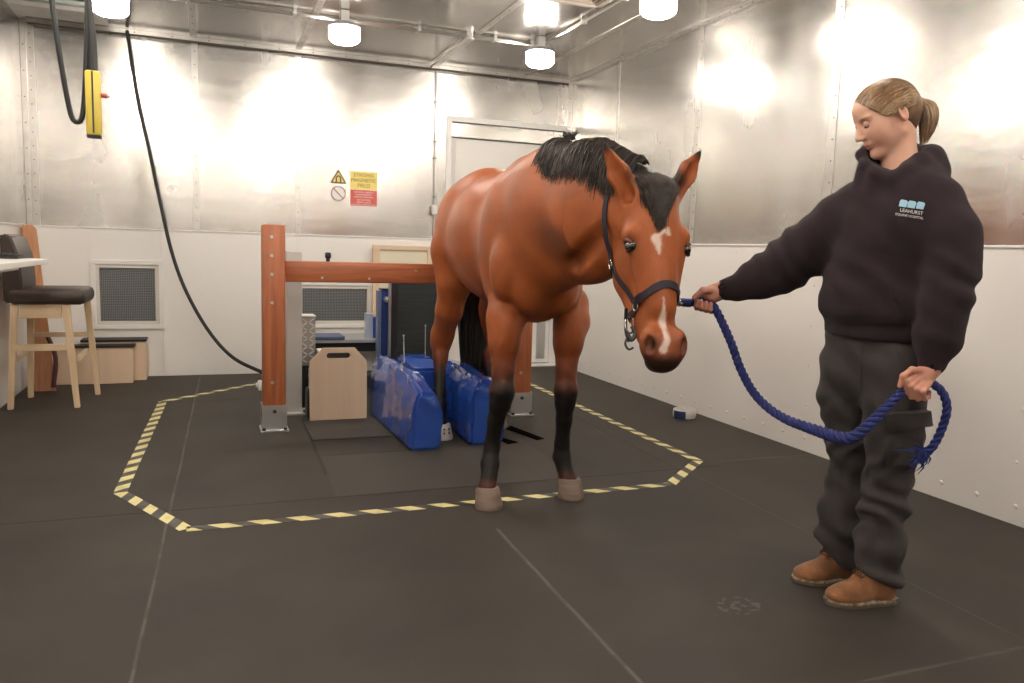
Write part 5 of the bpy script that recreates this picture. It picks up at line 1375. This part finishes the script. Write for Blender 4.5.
# trousers
TF = Field(None, None, ax=[np.arange(1.75,2.38,.0075,dtype=np.float32), np.arange(1.72,2.40,.0075,dtype=np.float32), np.arange(.02,.98,.0075,dtype=np.float32)])
TF.cone(pt(872,333,.01), pt(873,362,.02), .150,.155,.03,tf,.78)
TF.chain([(pt(850,362,.07),.096),(pt(847,400,.09),.090),(pt(848,440,.11),.076),(pt(850,468,.12),.064),(pt(843,500,.125),.070),(pt(838,530,.13),.068),(pt(842,558,.14),.060),(pt(850,574,.15),.058)],.02)
TF.chain([(pt(893,362,-.04),.100),(pt(895,400,-.04),.096),(pt(893,440,-.03),.084),(pt(889,470,-.02),.074),(pt(884,505,-.01),.076),(pt(880,540,.0),.074),(pt(879,566,.01),.067),(pt(880,576,.012),.064)],.012)
_g = TF.grid(TF.sl([-9]*3,[9]*3)); TF.F = np.maximum(TF.F, (.062-_g[2])+np.zeros_like(TF.F))
def dt(P_):
    n = vnoise(P_, 20, 21); n2 = vnoise(P_, 42, 22); z = P_[:,2]; r = (P_-G0)@GR
    f = .0035*n+.0022*n2; low = sstep(.50,.25,z)
    f += (.003+.007*low)*np.sin(z*62+r*38+2.2*n)
    f += .004*np.sin((z*.8-r*1.2)*70+n2*1.5)*np.exp(-((z-.52)/.10)**2)
    return f
trousers, bvh_tr = cloth('trousers', TF, M_trs, dt)
patch('cargo_pocket', bvh_tr, [(889,422),(921,418),(917,461),(886,464)], .016, M_trs, trousers)
patch('pocket_flap', bvh_tr, [(887,413),(924,409),(925,425),(888,429)], .024, M_trs, trousers)
patch('pocket_flap', bvh_tr, [(820.5,425),(827,423),(825,441),(820.5,443)], .012, M_trs, trousers, 5, 8)
patch('fly', bvh_tr, [(853,342),(862,342),(861,392),(855,388)], .003, M_trs, trousers, 6, 12)
# shoes
M_nub = mat('brown_nubuck', (.34,.135,.045), .7, noise=.45, nscale=16, bump=.35, bscale=180, sheen=.2); M_sole = mat('rubber_sole', (.16,.12,.09), .6, noise=.3, nscale=20)
M_wlt = mat('pale_welt', (.52,.42,.30), .6, noise=.6, nscale=60, var=(.12,.08,.05)); M_lace = mat('shoe_lace', (.12,.055,.025), .8)
def shoe(toe, heel, label):
    toe = np.array([*toe,0.0]); heel = np.array([*heel,0.0]); d = unit(toe-heel); L_ = np.linalg.norm(toe-heel); s_ = np.array([d[1],-d[0],0])
    if s_@GV > 0: s_ = -s_
    def sp_(a, b_, z): return heel+d*a+s_*b_+GU*z
    F_ = Field(None, None, ax=[np.arange(min(toe[0],heel[0])-.07,max(toe[0],heel[0])+.07,.0045,dtype=np.float32), np.arange(min(toe[1],heel[1])-.08,max(toe[1],heel[1])+.08,.0045,dtype=np.float32), np.arange(.004,.14,.0045,dtype=np.float32)])
    Rm = np.array([d,s_,GU])
    F_.ell(sp_(L_-.062,.0,.028),(.064,.050,.033),.02,Rm); F_.ell(sp_(L_*.55,.0,.042),(.075,.042,.038),.02,Rm)
    F_.ell(sp_(.048,0,.045),(.046,.036,.050),.02,Rm); F_.cone(sp_(L_*.5,0,.075), sp_(.07,0,.085), .034,.036,.02)
    F_.F = np.maximum(F_.F, (.016-F_.grid(F_.sl([-9]*3,[9]*3))[2])+np.zeros_like(F_.F))
    P_, Q_ = F_.mesh('shoe', 2); up = link('shoe', np_mesh('shoe', P_, Q_), M_nub, person); up['label'] = label
    bv = BVHTree.FromPolygons([tuple(v) for v in P_], [tuple(int(i) for i in f) for f in Q_])
    def outline(g):
        o = []
        for i in range(40):
            a = 2*math.pi*i/40; c_ = math.cos(a); x = L_/2+(L_/2+g)*c_; w = (.042+.010*math.exp(-((x-L_*.72)/.06)**2)-.006*math.exp(-((x-L_*.4)/.05)**2)+g)*abs(math.sin(a))**.75*(1 if math.sin(a) > 0 else -1)
            o.append((x, w))
        return o
    for nm, g, z0, z1, m in (('sole',.004,.0008,.012,M_sole),('welt',.006,.0121,.019,M_wlt)):
        bm = B(); prism_(bm, outline(g), lambda u,v,z0=z0: tuple(sp_(u,v,z0)), (0,0,z1-z0)); obj(nm, bm, m, up, True, 40)
    for j, a in enumerate((L_*.50,L_*.58,L_*.66)):
        bm = B(); pts = [snap(bv, sp_(a+(.006 if i%2 else 0), -.024+.048*i/6, .12), .002)[0] for i in range(7)]; tube_(bm, pts, .0026, 6, 2); obj('lace', bm, M_lace, up, True)
    for q_ in (-1,1):
        bm = B(); pts = [snap(bv, sp_(L_*.52, 0, .12), .004)[0], snap(bv, sp_(L_*.50+.02, q_*.018, .12), .008)[0], snap(bv, sp_(L_*.50+.035, q_*.034, .11), .006)[0], snap(bv, sp_(L_*.50+.012, q_*.030, .11), .005)[0], snap(bv, sp_(L_*.50, q_*.006, .12), .004)[0]]
        tube_(bm, pts, .0024, 6, 4); obj('lace', bm, M_lace, up, True)
    return up
shoe((1.905,1.975),(2.140,1.915),'brown nubuck shoe with dark laces, the nearer one'); shoe((1.925,2.155),(2.165,2.090),'brown nubuck shoe with dark laces, the farther one')

# ------------------------------------------------------------------ lead rope
M_rope = mat('blue_rope', (.022,.034,.20), .6, noise=.35, nscale=40, bump=.5, bscale=350)
def twist(bm, path, r=.0078, off=.0082, pitch=.062, rf=None, strands=3, n=8):
    # resample evenly
    Pp = spline(path, 24); L_ = [0]
    for a, b_ in zip(Pp, Pp[1:]): L_.append(L_[-1]+(b_-a).length)
    tot_ = L_[-1]; m_ = int(tot_/.006); ev = []; j = 0
    for i in range(m_+1):
        s_ = tot_*i/m_
        while j < len(L_)-2 and L_[j+1] < s_: j += 1
        t_ = (s_-L_[j])/max(1e-6,L_[j+1]-L_[j]); ev.append(Pp[j].lerp(Pp[j+1], t_))
    fr = frames(ev)
    for q_ in range(strands):
        pts = []
        for i, (p, (t_, u, v)) in enumerate(zip(ev, fr)):
            a = 2*math.pi*(i*.006/pitch+q_/strands); k_ = rf(i/m_) if rf else 1
            pts.append(p+(u*math.cos(a)+v*math.sin(a))*off*k_)
        tube_(bm, pts, r, n, 1, rf=rf)
def ring3(c): return tuple(c)
jr_ = snap(bvh_h, rr_, .012)[0]
path = [ring3(jr_), ring3(pt(690,303,.045)), ring3(pt(699,301,.052)), ring3(pt(708,302,.055)), ring3(pt(716,310,.050)), ring3(pt(730,340,.02)), ring3(pt(742,372,.0)), ring3(pt(758,398,-.05)), ring3(pt(782,417,-.10)), ring3(pt(815,430,-.17)), ring3(pt(843,438,-.23)), ring3(pt(858,434,-.25)), ring3(pt(882,412,-.235)), ring3(pt(903,391,-.205)), ring3(pt(915,385,-.185)), ring3(pt(930,383,-.175)), ring3(pt(942,392,-.17)), ring3(pt(947,408,-.165)), ring3(pt(942,428,-.16)), ring3(pt(933,446,-.155)), ring3(pt(922,457,-.15))]
t = thing('lead_rope', 'thick twisted blue lead rope running from the halter through both hands of the woman', 'rope', tuple(np.array(path[10])))
bm = B(); twist(bm, path, rf=lambda s: 1+.30*math.exp(-((s-.60)/.085)**2)-.35*math.exp(-(s/.03)**2)-(.15 if s > .8 else .15*max(0,(s-.72)/.08))); obj('rope', bm, M_rope, t, True)
bm = B(); e0 = np.array(path[-1])
for i in range(60):
    a_ = np.array([random.gauss(0,.012) for _ in range(3)]); strand(bm, [e0+a_*.3+GU*.025, e0+a_, e0+a_*1.5+GR*-.018-GU*random.uniform(.0,.018)], .0028)
obj('frayed_end', bm, M_rope, t, True)
bm = B(); a_ = np.array(jr_); tube_(bm, [a_, a_+GR*.012-GU*.012, a_+GR*.02-GU*.004], .006, 8, 4); obj('snap_hook', bm, M_ring, t, True)
# ------------------------------------------------------------------ light and exposure
w = bpy.data.worlds.new('world'); sc.world = w; w.use_nodes = True
w.node_tree.nodes['Background'].inputs[0].default_value = (.05,.05,.05,1)
sc.view_settings.exposure = 0.15
sc.cycles.max_bounces = 10; sc.cycles.diffuse_bounces = 5; sc.cycles.glossy_bounces = 6
sc.cycles.caustics_reflective = True
sc.cycles.sample_clamp_indirect = 6
